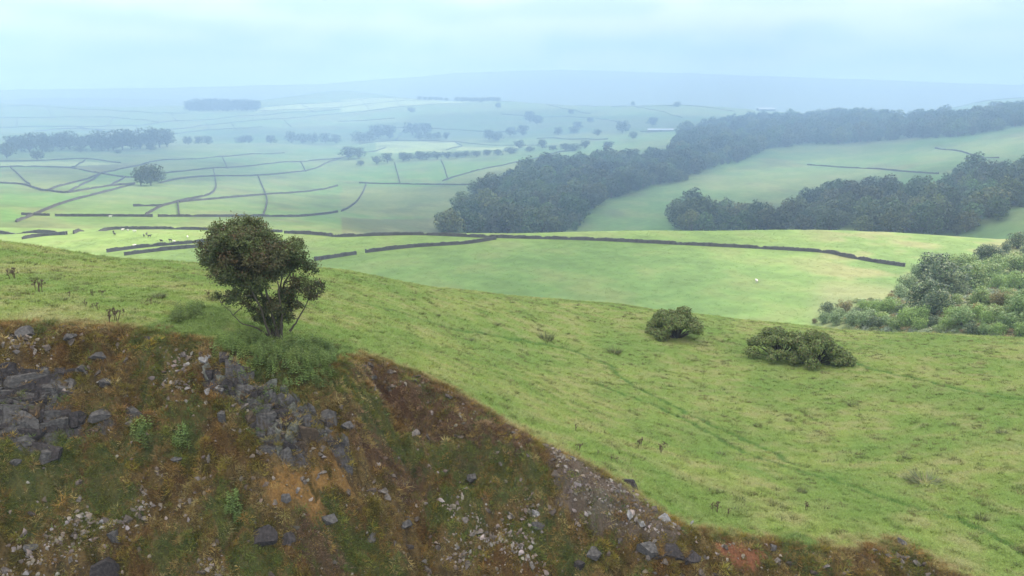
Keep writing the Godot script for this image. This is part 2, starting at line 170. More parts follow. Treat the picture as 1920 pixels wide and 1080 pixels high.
func part(called: String, mesh: Mesh, mat: Material, parent: Node) -> MeshInstance3D:
	var o := MeshInstance3D.new()
	o.name = called
	o.mesh = mesh
	o.material_override = mat
	parent.add_child(o, true)
	return o

func top(called: String, mesh: Mesh, mat: Material) -> MeshInstance3D:
	var o := MeshInstance3D.new()
	o.name = numbered(called)
	o.mesh = mesh
	o.material_override = mat
	add_child(o)
	return o

# collects triangles; front faces run clockwise
class Shape:
	var v := PackedVector3Array()
	var n := PackedVector3Array()
	var c := PackedColorArray()
	var idx := PackedInt32Array()
	func tri(a: Vector3, b: Vector3, d: Vector3, col: Color) -> void:
		var m := (d - a).cross(b - a).normalized()
		v.append(a); v.append(b); v.append(d)
		n.append(m); n.append(m); n.append(m)
		c.append(col); c.append(col); c.append(col)
		var k := v.size()
		idx.append(k - 3); idx.append(k - 2); idx.append(k - 1)
	func quad(a: Vector3, b: Vector3, d: Vector3, e: Vector3, col: Color) -> void:
		tri(a, b, d, col)
		tri(a, d, e, col)
	func tube(p: PackedVector3Array, r: PackedFloat32Array, sides: int, col: Color) -> void:
		var first := v.size()
		for i in p.size():
			var d := (p[min(i + 1, p.size() - 1)] - p[max(i - 1, 0)]).normalized()
			var u := d.cross(Vector3(0.31, 0.2, 0.93)).normalized()
			var w := d.cross(u)
			for s in sides:
				var a := TAU * s / sides
				var q := u * cos(a) + w * sin(a)
				v.append(p[i] + q * r[i])
				n.append(q)
				c.append(col)
		for i in p.size() - 1:
			for s in sides:
				var a := first + i * sides + s
				var b := first + i * sides + (s + 1) % sides
				idx.append(a); idx.append(a + sides); idx.append(b)
				idx.append(b); idx.append(a + sides); idx.append(b + sides)
	func mesh() -> ArrayMesh:
		var a := []
		a.resize(Mesh.ARRAY_MAX)
		a[Mesh.ARRAY_VERTEX] = v
		a[Mesh.ARRAY_NORMAL] = n
		a[Mesh.ARRAY_COLOR] = c
		a[Mesh.ARRAY_INDEX] = idx
		var m := ArrayMesh.new()
		m.add_surface_from_arrays(Mesh.PRIMITIVE_TRIANGLES, a)
		return m

func noise(sd: int, freq: float, octaves := 3, kind := FastNoiseLite.TYPE_SIMPLEX_SMOOTH) -> FastNoiseLite:
	var f := FastNoiseLite.new()
	f.seed = sd
	f.noise_type = kind
	f.frequency = freq
	f.fractal_octaves = octaves
	f.fractal_type = FastNoiseLite.FRACTAL_FBM if octaves > 1 else FastNoiseLite.FRACTAL_NONE
	return f

func noise_texture(sd: int, freq: float, octaves: int, lo: float, hi: float, side := 512) -> NoiseTexture2D:
	var t := NoiseTexture2D.new()
	t.width = side
	t.height = side
	t.seamless = true
	t.noise = noise(sd, freq, octaves)
	var g := Gradient.new()
	g.set_color(0, Color(lo, lo, lo))
	g.set_color(1, Color(hi, hi, hi))
	t.color_ramp = g
	return t

# vertex colours (linear base colours) times a grain texture laid in world space
func ground_material(called: String, grain: Texture2D, scale: float, bump: Texture2D, depth: float) -> StandardMaterial3D:
	var m := StandardMaterial3D.new()
	m.resource_name = called
	m.vertex_color_use_as_albedo = true
	m.albedo_texture = grain
	m.uv1_triplanar = true
	m.uv1_world_triplanar = true
	m.uv1_scale = Vector3.ONE * scale
	m.roughness = 0.95
	m.metallic_specular = 0.25
	if bump:
		m.heightmap_enabled = true
		m.heightmap_texture = bump
		m.heightmap_scale = depth
	return m

func leaf_material(called: String, back: float) -> StandardMaterial3D:
	var m := StandardMaterial3D.new()
	m.resource_name = called
	m.vertex_color_use_as_albedo = true
	m.roughness = 0.6
	m.metallic_specular = 0.4
	m.backlight_enabled = true
	m.backlight = Color(back, back, back).linear_to_srgb()
	m.cull_mode = BaseMaterial3D.CULL_DISABLED
	return m

func plain_material(called: String, rough := 0.9) -> StandardMaterial3D:
	var m := StandardMaterial3D.new()
	m.resource_name = called
	m.vertex_color_use_as_albedo = true
	m.roughness = rough
	m.metallic_specular = 0.3
	return m

# ------------------------------------------------------------------ the shape of the land
var hill_w := PackedFloat64Array()
var land_w := PackedFloat64Array()

func solve_plate(p: Array, smooth: float) -> PackedFloat64Array:
	var n := p.size() / 3
	var m := n + 3
	var a := []
	for i in m:
		var row := PackedFloat64Array()
		row.resize(m + 1)
		a.append(row)
	for i in n:
		for j in n:
			var dx: float = p[i * 3] - p[j * 3]
			var dz: float = p[i * 3 + 1] - p[j * 3 + 1]
			var d := dx * dx + dz * dz
			a[i][j] = 0.5 * d * log(d + 1e-9) + (smooth if i == j else 0.0)
		a[i][n] = 1.0; a[n][i] = 1.0
		a[i][n + 1] = p[i * 3]; a[n + 1][i] = p[i * 3]
		a[i][n + 2] = p[i * 3 + 1]; a[n + 2][i] = p[i * 3 + 1]
		a[i][m] = p[i * 3 + 2]
	for k in m:
		var best := k
		for i in range(k + 1, m):
			if absf(a[i][k]) > absf(a[best][k]): best = i
		var sw = a[k]; a[k] = a[best]; a[best] = sw
		for i in range(k + 1, m):
			var q: float = a[i][k] / a[k][k]
			if q != 0.0:
				for j in range(k, m + 1): a[i][j] -= q * a[k][j]
	var w := PackedFloat64Array()
	w.resize(m)
	for i in range(m - 1, -1, -1):
		var s: float = a[i][m]
		for j in range(i + 1, m): s -= a[i][j] * w[j]
		w[i] = s / a[i][i]
	return w

func plate(p: PackedFloat32Array, w: PackedFloat64Array, x: float, z: float) -> float:
	var n := p.size() / 3
	var h := w[n] + w[n + 1] * x + w[n + 2] * z
	for i in n:
		var dx := x - p[i * 3]
		var dz := z - p[i * 3 + 1]
		var d := dx * dx + dz * dz
		h += 0.5 * w[i] * d * log(d + 1e-9)
	return h

# hill: height without the bank, and distance to the rim of the bank (positive on the open side)
const HX0 := -66.0
const HZ0 := -156.0
const HC := 0.7
const HNX := 218
const HNZ := 204
var hill_g := PackedFloat32Array()
var hill_s := PackedFloat32Array()

func rim_distance(x: float, z: float) -> float:
	var best := 1e9
	var sgn := 1.0
	for i in RIM.size() / 2 - 1:
		var ax: float = RIM[i * 2]
		var az: float = RIM[i * 2 + 1]
		var dx: float = RIM[i * 2 + 2] - ax
		var dz: float = RIM[i * 2 + 3] - az
		var t := clampf(((x - ax) * dx + (z - az) * dz) / (dx * dx + dz * dz), 0.0, 1.0)
		var ex := x - ax - t * dx
		var ez := z - az - t * dz
		var d := ex * ex + ez * ez
		if d < best:
			best = d
			sgn = 1.0 if dx * ez - dz * ex > 0.0 else -1.0
	return sqrt(best) * sgn

func bake_hill() -> void:
	hill_w = solve_plate(HILL_POINTS, 1.0)
	var p := PackedFloat32Array(HILL_POINTS)
	hill_g.resize(HNX * HNZ)
	hill_s.resize(HNX * HNZ)
	for j in HNZ:
		for i in HNX:
			hill_g[j * HNX + i] = plate(p, hill_w, HX0 + i * HC, HZ0 + j * HC)
			hill_s[j * HNX + i] = rim_distance(HX0 + i * HC, HZ0 + j * HC)

func lookup(a: PackedFloat32Array, x: float, z: float) -> float:
	var u := clampf((x - HX0) / HC, 0.0, HNX - 1.001)
	var w := clampf((z - HZ0) / HC, 0.0, HNZ - 1.001)
	var i := int(u)
	var j := int(w)
	u -= i
	w -= j
	var k := j * HNX + i
	return (a[k] * (1.0 - u) + a[k + 1] * u) * (1.0 - w) + (a[k + HNX] * (1.0 - u) + a[k + HNX + 1] * u) * w

var n_gully := noise(11, 0.16, 3)
var n_lump := noise(12, 0.55, 3)
var n_rough := noise(13, 2.2, 2)
var n_ledge := noise(24, 0.45, 2)
var n_crumb := noise(25, 6.0, 2)
var n_turf := noise(14, 1.1, 2)
var n_swell := noise(15, 0.06, 2)
var n_patch := noise(16, 0.35, 3)
var n_mottle := noise(17, 1.6, 3)
var n_rim := noise(18, 0.9, 3)

func rim_at(x: float, z: float) -> float:
	return lookup(hill_s, x, z) + n_rim.get_noise_2d(x, z) * 0.45

func hill_height(x: float, z: float) -> float:
	var s := lookup(hill_s, x, z)
	var h := lookup(hill_g, x, z)
	var sp := maxf(s, 0.0)
	h -= 1.15 * sp * sp / (sp + 1.2)
	var k := smoothstep(-0.2, 1.6, s)
	if k < 1.0:
		h += (1.0 - k) * (n_turf.get_noise_2d(x, z) * 0.07 + n_swell.get_noise_2d(x, z) * 0.35)
	if k > 0.0:
		var g := n_gully.get_noise_2d(x * 1.3, z * 0.6)
		var l := n_lump.get_noise_2d(x, z)
		var c := n_ledge.get_noise_2d(x, z * 0.8)
		h += k * ((0.35 - absf(g)) * 0.9 + l * 0.42 + (0.3 - absf(c)) * 0.55 + n_rough.get_noise_2d(x, z) * 0.14 + n_crumb.get_noise_2d(x, z) * 0.07)
		var rk := zone_at("rock", x, z)
		if rk > 0.0:
			h -= rk * 0.25
	var t := zone_at("track", x, z)
	if t > 0.0: h -= 0.10 * t
	return h

# the country beyond, in azimuth and log of distance
const LT0 := -0.95
const LT1 := 0.95
const LNT := 150
const LR0 := 4.5
const LR1 := 8.45
const LNR := 170
var land_g := PackedFloat32Array()
var n_land := noise(21, 0.006, 3)
var n_land_fine := noise(22, 0.03, 3)

func bake_land() -> void:
	land_w = solve_plate(LAND_POINTS, 0.002)
	var p := PackedFloat32Array(LAND_POINTS)
	land_g.resize(LNT * LNR)
	for j in LNR:
		for i in LNT:
			var t := lerpf(LT0, LT1, float(i) / (LNT - 1))
			land_g[j * LNT + i] = plate(p, land_w, clampf(t, -0.75, 0.75) * 4.0, lerpf(LR0, LR1, float(j) / (LNR - 1)))

func along(a: Array, t: float) -> float:
	var n := a.size() / 2
	if t <= a[0]: return a[1]
	for i in range(1, n):
		if t <= a[i * 2]:
			var k: float = (t - a[i * 2 - 2]) / (a[i * 2] - a[i * 2 - 2])
			k = k * k * (3.0 - 2.0 * k) * 0.5 + k * 0.5
			return lerpf(a[i * 2 - 1], a[i * 2 + 1], k)
	return a[n * 2 - 1]

func land_height(x: float, z: float) -> float:
	var r := sqrt(x * x + z * z)
	var t := atan2(x, -z)
	var u := clampf((t - LT0) / (LT1 - LT0) * (LNT - 1), 0.0, LNT - 1.001)
	var w := clampf((log(r) - LR0) / (LR1 - LR0) * (LNR - 1), 0.0, LNR - 1.001)
	var i := int(u)
	var j := int(w)
	u -= i
	w -= j
	var k := j * LNT + i
	var h := (land_g[k] * (1.0 - u) + land_g[k + 1] * u) * (1.0 - w) + (land_g[k + LNT] * (1.0 - u) + land_g[k + LNT + 1] * u) * w
	if r > 4600.0: h = -110.0
	if r > 1700.0:
		for q in RIDGES:
			var e: float = (r - q[0]) / q[1]
			if absf(e) < 2.5:
				h = maxf(h, -130.0 + (along(q[2], t) + 130.0) * exp(-e * e))
	if r < 480.0:
		var er := along(EDGE, t)
		var over := maxf(r - er, 0.0)
		h = maxf(h, -57.0 - 1.6 * cos(r / 38.0 + t * 3.0) * clampf((260.0 - r) / 120.0, 0.0, 1.0) - 0.55 * over * over / (over + 6.0))
		var kx := x - KNOLL.x
		var kz := z - KNOLL.y
		h += 17.0 * exp(-(kx * kx + kz * kz) / 1444.0)
	var amp := clampf((r - 330.0) / 800.0, 0.0, 1.0)
	return EYE + h + n_land.get_noise_2d(x, z) * amp * 3.0

func ground_y(x: float, z: float) -> float:
	var r := sqrt(x * x + z * z)
	if r < 112.0: return maxf(hill_height(x, z), 45.0)
	var l := land_height(x, z)
	if r > 150.0: return l
	return maxf(hill_height(x, z) - 0.02 * maxf(r - 125.0, 0.0) ** 2, l)

# ------------------------------------------------------------------ what grows or lies where, on a raster of the hill
const ZX0 := -48.0
const ZZ0 := -130.0
const ZC := 0.2
const ZNX := 520
const ZNZ := 560
var zones := {}

func bake_zones() -> void:
	for key in ZONES:
		var g := PackedFloat32Array()
		g.resize(ZNX * ZNZ)
		var l: Array = ZONES[key]
		for q in l.size() / 4:
			stamp(g, l[q * 4], l[q * 4 + 1], l[q * 4 + 2] * 1.25, l[q * 4 + 3] * 1.25)
		zones[key] = g
	var tr := PackedFloat32Array()
	tr.resize(ZNX * ZNZ)
	for l in TRACKS:
		for i in l.size() / 2 - 1:
			var a := Vector2(l[i * 2], l[i * 2 + 1])
			var b := Vector2(l[i * 2 + 2], l[i * 2 + 3])
			var n := int(a.distance_to(b) / 0.15)
			for k in n:
				var p := a.lerp(b, float(k) / n)
				p.x += n_patch.get_noise_2d(p.x, p.y) * 0.7
				stamp(tr, p.x, p.y, 0.42, 0.42)
	zones["track"] = tr

func stamp(g: PackedFloat32Array, x: float, z: float, rx: float, rz: float) -> void:
	var i0: int = maxi(0, int((x - rx - ZX0) / ZC))
	var i1: int = mini(ZNX - 1, int((x + rx - ZX0) / ZC) + 1)
	var j0: int = maxi(0, int((z - rz - ZZ0) / ZC))
	var j1: int = mini(ZNZ - 1, int((z + rz - ZZ0) / ZC) + 1)
	for j in range(j0, j1 + 1):
		for i in range(i0, i1 + 1):
			var ex := (ZX0 + i * ZC - x) / rx
			var ez := (ZZ0 + j * ZC - z) / rz
			var w := clampf(1.6 * (1.0 - sqrt(ex * ex + ez * ez)), 0.0, 1.0)
			if w > g[j * ZNX + i]: g[j * ZNX + i] = w

func zone_at(key: String, x: float, z: float) -> float:
	var i := int((x - ZX0) / ZC)
	var j := int((z - ZZ0) / ZC)
	if i < 0 or j < 0 or i >= ZNX or j >= ZNZ: return 0.0
	return zones[key][j * ZNX + i]

# a zone with a ragged outline: 0 or 1 with a narrow edge
func ragged(key: String, x: float, z: float, m: float) -> float:
	var w := zone_at(key, x, z)
	return smoothstep(0.35, 0.6, w + m * 0.55) if w > 0.0 else 0.0

const DEAD := Color(0.16, 0.1, 0.0369)
const RUST := Color(0.087, 0.0376, 0.0107)
const MOSS := Color(0.0525, 0.0391, 0.00649)
const EARTH := Color(0.0748, 0.051, 0.0246)
const LUSH := Color(0.0665, 0.091, 0.021)
const RANK := Color(0.17, 0.235, 0.055)
const OCHRE := Color(0.268, 0.139, 0.0436)
const REDSOIL := Color(0.225, 0.0938, 0.045)
const HEATH := Color(0.0985, 0.05, 0.0324)
const SCREE := Color(0.135, 0.10, 0.08)
const ROCK := Color(0.112, 0.101, 0.105)  # lowered to carry the shade that lies on the bank
const TURF := Color(0.285, 0.34, 0.082)
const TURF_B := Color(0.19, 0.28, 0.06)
const STRAW := Color(0.38, 0.335, 0.15)

func turf_color(x: float, z: float) -> Color:
	var a := n_patch.get_noise_2d(x * 0.3, z * 0.3)
	var b := n_patch.get_noise_2d(x * 0.9 + 50.0, z * 1.6)
	var c := TURF.lerp(TURF_B, clampf(0.35 + a * 0.9, 0.0, 1.0))
	c = c.lerp(STRAW, clampf(b * 0.9 - a * 0.4 + 0.16, 0.0, 0.7))
	c = c.lerp(TURF_B, clampf(n_swell.get_noise_2d(x * 1.4 + 20.0, z * 1.4) * 1.6, 0.0, 0.6))  # broad soft patches of light and shade put into the turf colour
	var t := zone_at("track", x, z)
	return c.lerp(Color(0.08, 0.17, 0.03), t * 0.8)

func bank_color(x: float, z: float) -> Color:
	var m := n_mottle.get_noise_2d(x, z)
	var f := n_crumb.get_noise_2d(x + 9.0, z)
	var p := n_patch.get_noise_2d(x + 90.0, z)
	var c := DEAD.lerp(EARTH, clampf(0.45 + m * 1.3 + f * 0.9, 0.0, 1.0))
	c = c.lerp(RUST, clampf(p * 1.6 + f * 0.6, 0.0, 0.75))
	c = c.lerp(MOSS, clampf(n_patch.get_noise_2d(x * 1.7, z * 1.7 + 33.0) * 2.0 - 0.15 + f * 0.5, 0.0, 0.8))
	c = c.lerp(LUSH, clampf(n_patch.get_noise_2d(x * 0.9 + 7.0, z + 71.0) * 1.5 - 0.4 + f * 0.4, 0.0, 0.7))
	c = c.lerp(HEATH, ragged("heath", x, z, m) * 0.6)
	c = c.lerp(LUSH, ragged("green", x, z, m + f) * 0.55)
	c = c.lerp(SCREE, ragged("scree", x, z, m) * 0.7)
	c = c.lerp(OCHRE.lerp(DEAD, clampf(f + 0.2, 0.0, 0.6)), ragged("ochre", x, z, m + f * 0.6))
	c = c.lerp(REDSOIL, ragged("redsoil", x, z, m + f * 0.6))
	c = c.lerp(ROCK.lerp(EARTH, clampf(0.3 + f * 1.2, 0.0, 0.8)), ragged("rock", x, z, m) * 0.9)
	return c

# one plant's colour on the bank, by chance and by patch
const STRAWS := [Color(0.257, 0.176, 0.059), Color(0.2, 0.13, 0.0432), Color(0.316, 0.241, 0.0944)]
const RUSTS := [Color(0.191, 0.106, 0.0283), Color(0.158, 0.0854, 0.0236), Color(0.24, 0.14, 0.0354)]
const GOLDS := [Color(0.173, 0.125, 0.0158), Color(0.124, 0.0955, 0.0141), Color(0.21, 0.157, 0.0221)]
const GREENS := [Color(0.116, 0.131, 0.021), Color(0.0829, 0.11, 0.0226), Color(0.155, 0.151, 0.0242)]
const PINKS := [Color(0.181, 0.107, 0.0629), Color(0.222, 0.139, 0.0766), Color(0.118, 0.0623, 0.0355)]
func bank_plant(x: float, z: float) -> Color:
	var k := rng.randf() + n_patch.get_noise_2d(x + 90.0, z) * 0.9
	var l := STRAWS
	if k > 0.42: l = RUSTS
	if rng.randf() + n_patch.get_noise_2d(x * 1.7, z * 1.7 + 33.0) * 1.6 > 0.85: l = GOLDS
	if rng.randf() + n_patch.get_noise_2d(x * 0.9 + 7.0, z + 71.0) * 1.2 > 0.98: l = GREENS
	if zone_at("heath", x, z) > 0.3 and rng.randf() < 0.5: l = PINKS
	var g := zone_at("green", x, z)
	if g > 0.2 and rng.randf() < g * 0.5 + n_mottle.get_noise_2d(x, z) * 0.9: l = GREENS
	return l[rng.randi() % 3]

func hill_color(x: float, z: float) -> Color:
	var s := rim_at(x, z)
	var k := smoothstep(-0.25, 0.25, s)
	var c := TURF
	if k < 1.0:
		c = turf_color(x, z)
		c = c.lerp(Color(0.30, 0.20, 0.09), smoothstep(-1.3, -0.1, s + n_mottle.get_noise_2d(x, z) * 0.8) * 0.7)
		c = c.lerp(RANK, ragged("green", x, z, 0.1))
	if k > 0.0: c = c.lerp(bank_color(x, z), k)
	return c

const FIELD_TONE := {"p": Color(0.31, 0.36, 0.14), "b": Color(0.10, 0.19, 0.05), "y": Color(0.155, 0.18, 0.065), "r": Color(0.11, 0.11, 0.055)}
var field_polys := []

func land_color(x: float, z: float) -> Color:
	var r := sqrt(x * x + z * z)
	var a := n_land.get_noise_2d(x * 0.7 + 300.0, z * 0.7)
	var b := n_land_fine.get_noise_2d(x, z)
	var c := Color(0.105, 0.19, 0.055).lerp(Color(0.145, 0.185, 0.065), clampf(0.5 + a * 1.2, 0.0, 1.0))
	if r < 400.0:
		c = Color(0.13, 0.205, 0.064).lerp(Color(0.185, 0.255, 0.072), clampf(0.5 + a, 0.0, 1.0))
		var t := atan2(x, -z)
		if t > 0.33 and r > 255.0: c = c.lerp(Color(0.25, 0.23, 0.11), clampf(b * 2.2 + 0.25, 0.0, 0.8) * smoothstep(0.33, 0.42, t))
		if t > 0.36 and r < 262.0:
			var sc := smoothstep(0.36, 0.40, t) * smoothstep(262.0, 240.0, r)
			c = c.lerp(Color(0.20, 0.22, 0.10), sc)
	elif r < 3500.0:
		var p := Vector2(x, z)
		for f in field_polys:
			if f[2].has_point(p) and Geometry2D.is_point_in_polygon(p, f[1]):
				c = c.lerp(f[0], 0.85)
				break
		c = c.lerp(Color(0.10, 0.105, 0.05), clampf(n_land_fine.get_noise_2d(x * 0.4, z * 0.4 + 900.0) * 2.0 - 0.35, 0.0, 0.6))
	else:
		c = Color(0.12, 0.15, 0.07)
	return c.lerp(Color(0.2, 0.21, 0.085), clampf(b * 0.9, 0.0, 0.45)).lerp(Color(0.085, 0.13, 0.045), clampf(-b * 0.8, 0.0, 0.35))

# a sheet on rings round the origin; rs are the radii
func sheet(t0: float, t1: float, nt: int, rs: PackedFloat32Array, height: Callable, tint: Callable) -> ArrayMesh:
	var nr := rs.size()
	var v := PackedVector3Array()
	var n := PackedVector3Array()
	var c := PackedColorArray()
	var idx := PackedInt32Array()
	v.resize(nr * nt); n.resize(nr * nt); c.resize(nr * nt)
	for j in nr:
		for i in nt:
			var t := lerpf(t0, t1, float(i) / (nt - 1))
			var x := sin(t) * rs[j]
			var z := -cos(t) * rs[j]
			v[j * nt + i] = Vector3(x, height.call(x, z), z)
			c[j * nt + i] = tint.call(x, z)
	idx.resize((nr - 1) * (nt - 1) * 6)
	var q := 0
	for j in nr:
		for i in nt:
			var k := j * nt + i
			var du := v[j * nt + mini(i + 1, nt - 1)] - v[j * nt + maxi(i - 1, 0)]
			var dr := v[mini(j + 1, nr - 1) * nt + i] - v[maxi(j - 1, 0) * nt + i]
			n[k] = du.cross(dr).normalized()
			if j < nr - 1 and i < nt - 1:
				idx[q] = k; idx[q + 1] = k + nt; idx[q + 2] = k + 1
				idx[q + 3] = k + 1; idx[q + 4] = k + nt; idx[q + 5] = k + nt + 1
				q += 6
	var a := []
	a.resize(Mesh.ARRAY_MAX)
	a[Mesh.ARRAY_VERTEX] = v
	a[Mesh.ARRAY_NORMAL] = n
	a[Mesh.ARRAY_COLOR] = c
	a[Mesh.ARRAY_INDEX] = idx
	var m := ArrayMesh.new()
	m.add_surface_from_arrays(Mesh.PRIMITIVE_TRIANGLES, a)
	return m

# ------------------------------------------------------------------ scattered copies
class Spread:
	var buf := PackedFloat32Array()
	var count := 0
	func put(b: Basis, o: Vector3, col: Color) -> void:
		buf.append_array(PackedFloat32Array([b.x.x, b.y.x, b.z.x, o.x, b.x.y, b.y.y, b.z.y, o.y, b.x.z, b.y.z, b.z.z, o.z, col.r, col.g, col.b, 1.0]))
		count += 1

func spread(called: String, s: Spread, mesh: Mesh, mat: Material, label: String, category: String) -> void:
	var m := MultiMesh.new()
	m.transform_format = MultiMesh.TRANSFORM_3D
	m.use_colors = true
	m.mesh = mesh
	m.instance_count = s.count
	m.buffer = s.buf
	var o := MultiMeshInstance3D.new()
	o.name = numbered(called)
	o.multimesh = m
	o.material_override = mat
	add_child(o)
	tag(o, label, category, "", "stuff")

func tuft(blades: int, reach: float, tall: float, wide: float, lean: float) -> ArrayMesh:
	var s := Shape.new()
	for i in blades:
		var a := rf(0, TAU)
		var root := Vector3(cos(a), 0, sin(a)) * reach * sqrt(rng.randf())
		var b := rf(0, TAU)
		var side := Vector3(cos(b), 0, sin(b)) * wide * rf(0.6, 1.2)
		var h := tall * rf(0.55, 1.15)
		var tip := root + Vector3(cos(a) * lean * rf(0.2, 1.2), 1.0, sin(a) * lean * rf(0.2, 1.2)) * h
		var g := rf(0.8, 1.2)
		s.tri(root - side, tip, root + side, Color(g, g, g * rf(0.8, 1.1)))
	return s.mesh()

func upright(nrm: Vector3, turn: float) -> Basis:
	var y := nrm.normalized()
	var x := Vector3(cos(turn), 0, sin(turn))
	var z := x.cross(y).normalized()
	return Basis(y.cross(z).normalized(), y, z)

func ground_normal(x: float, z: float, e := 0.15) -> Vector3:
	var h := ground_y(x, z)
	return Vector3(h - ground_y(x + e, z), e, h - ground_y(x, z + e)).normalized()

func jitter(c: Color, k: float) -> Color:
	var g := rf(1.0 - k, 1.0 + k)
	return Color(c.r * g * rf(0.92, 1.08), c.g * g, c.b * g * rf(0.85, 1.1))

# ------------------------------------------------------------------ stones
func ball_points(sub: int) -> Array:
	var f := (1.0 + sqrt(5.0)) / 2.0
	var p := [Vector3(-1, f, 0), Vector3(1, f, 0), Vector3(-1, -f, 0), Vector3(1, -f, 0), Vector3(0, -1, f), Vector3(0, 1, f), Vector3(0, -1, -f), Vector3(0, 1, -f), Vector3(f, 0, -1), Vector3(f, 0, 1), Vector3(-f, 0, -1), Vector3(-f, 0, 1)]
	var t := [0, 11, 5, 0, 5, 1, 0, 1, 7, 0, 7, 10, 0, 10, 11, 1, 5, 9, 5, 11, 4, 11, 10, 2, 10, 7, 6, 7, 1, 8, 3, 9, 4, 3, 4, 2, 3, 2, 6, 3, 6, 8, 3, 8, 9, 4, 9, 5, 2, 4, 11, 6, 2, 10, 8, 6, 7, 9, 8, 1]
	for k in sub:
		var mid := {}
		var nt := []
		for i in t.size() / 3:
			var e := []
			for q in 3:
				var a: int = t[i * 3 + q]
				var b: int = t[i * 3 + (q + 1) % 3]
				var key := Vector2i(mini(a, b), maxi(a, b))
				if not mid.has(key):
					mid[key] = p.size()
					p.append((p[a] + p[b]) * 0.5)
				e.append(mid[key])
			nt += [t[i * 3], e[0], e[2], t[i * 3 + 1], e[1], e[0], t[i * 3 + 2], e[2], e[1], e[0], e[1], e[2]]
		t = nt
	return [p, t]

# a convex piece of rock: a box with its corners and edges broken off along flat planes
func broken_box(half: Vector3, cuts: Array) -> ArrayMesh:
	var p := []
	for x in [-1, 1]:
		for y in [-1, 1]:
			for z in [-1, 1]: p.append(Vector3(x, y, z) * half)
	var faces := [[p[0], p[1], p[3], p[2]], [p[4], p[6], p[7], p[5]], [p[0], p[4], p[5], p[1]], [p[2], p[3], p[7], p[6]], [p[0], p[2], p[6], p[4]], [p[1], p[5], p[7], p[3]]]
	for c in cuts:
		var n: Vector3 = c[0]
		var d: float = c[1]
		var kept := []
		var rim := []
		for f in faces:
			var g := []
			for i in f.size():
				var a: Vector3 = f[i]
				var b: Vector3 = f[(i + 1) % f.size()]
				var da := n.dot(a) - d
				var db := n.dot(b) - d
				if da <= 0.0: g.append(a)
				if (da < 0.0 and db > 0.0) or (da > 0.0 and db < 0.0):
					var e := a.lerp(b, da / (da - db))
					g.append(e)
					rim.append(e)
			if g.size() >= 3: kept.append(g)
		if rim.size() >= 3:
			var mid := Vector3.ZERO
			for e in rim: mid += e / rim.size()
			var u: Vector3 = (rim[0] - mid).normalized()
			var w := n.cross(u)
			rim.sort_custom(func(q, r): return atan2((q - mid).dot(w), (q - mid).dot(u)) < atan2((r - mid).dot(w), (r - mid).dot(u)))
			kept.append(rim)
		faces = kept
	var s := Shape.new()
	for f in faces:
		var g := rf(0.82, 1.12)
		var mid := Vector3.ZERO
		for e in f: mid += e / f.size()
		var turn: bool = (f[2] - f[0]).cross(f[1] - f[0]).dot(mid) < 0.0
		for i in range(1, f.size() - 1):
			if turn: s.tri(f[0], f[i + 1], f[i], Color(g, g, g))
			else: s.tri(f[0], f[i], f[i + 1], Color(g, g, g))
	return s.mesh()

func block_mesh(sd: int) -> ArrayMesh:
	rng.seed = sd
	var cuts := []
	for d in [Vector3.RIGHT, Vector3.LEFT, Vector3.UP, Vector3.DOWN, Vector3.BACK, Vector3.FORWARD]:
		cuts.append([(d + Vector3(rf(-1, 1), rf(-1, 1), rf(-1, 1)) * 0.25).normalized(), rf(0.4, 0.5)])
	for k in 11: cuts.append([Vector3(rf(-1, 1), rf(-1, 1), rf(-1, 1)).normalized(), rf(0.42, 0.58)])
	return broken_box(Vector3.ONE * 0.55, cuts)

func stone_mesh(sd: int, flat: float, _sub: int) -> ArrayMesh:
	rng.seed = sd
	var cuts := []
	for k in 9: cuts.append([(Vector3(rf(-1, 1), rf(-1, 1), rf(-1, 1)).normalized() / Vector3(1.0, flat, 0.8)).normalized(), rf(0.5, 0.9) * flat])
	return broken_box(Vector3(0.95, flat * 0.9, 0.75), cuts)

func stone_material(called: String, c: Color, sd: int) -> StandardMaterial3D:
	var m := ground_material(called, noise_texture(sd, 0.012, 5, 0.45, 1.0), 0.9, noise_texture(sd + 1, 0.02, 5, 0.0, 1.0), 3.0)
	m.albedo_color = c.linear_to_srgb()
	m.roughness = 0.9
	return m

# ------------------------------------------------------------------ foliage
# blobs: [centre, radii]; leaves of a given size strewn through them, thinner towards the middle
func foliage(s: Shape, blobs: Array, per_m3: float, most: int, size: float, tones: Array, shell := 0.55) -> void:
	for b in blobs:
		var r: Vector3 = b[1]
		var n := mini(most, int(per_m3 * r.x * r.y * r.z * 4.2))
		for i in n:
			var d := Vector3(rng.randfn(), rng.randfn(), rng.randfn()).normalized()
			var k := lerpf(shell, 1.0, sqrt(rng.randf())) * rf(0.9, 1.1)
			var p: Vector3 = b[0] + d * r * k
			var nrm := (d + Vector3(rf(-1, 1), rf(-0.6, 1.2), rf(-1, 1)) * 0.9).normalized()
			var u := nrm.cross(Vector3(rf(-1, 1), rf(-1, 1), rf(-1, 1))).normalized()
			var w := nrm.cross(u)
			var h := size * rf(0.6, 1.35)
			var col := jitter(tones[rng.randi() % tones.size()], 0.25)
			s.tri(p - u * h * 0.5, p + w * h * rf(0.7, 1.1), p + u * h * 0.5, col)

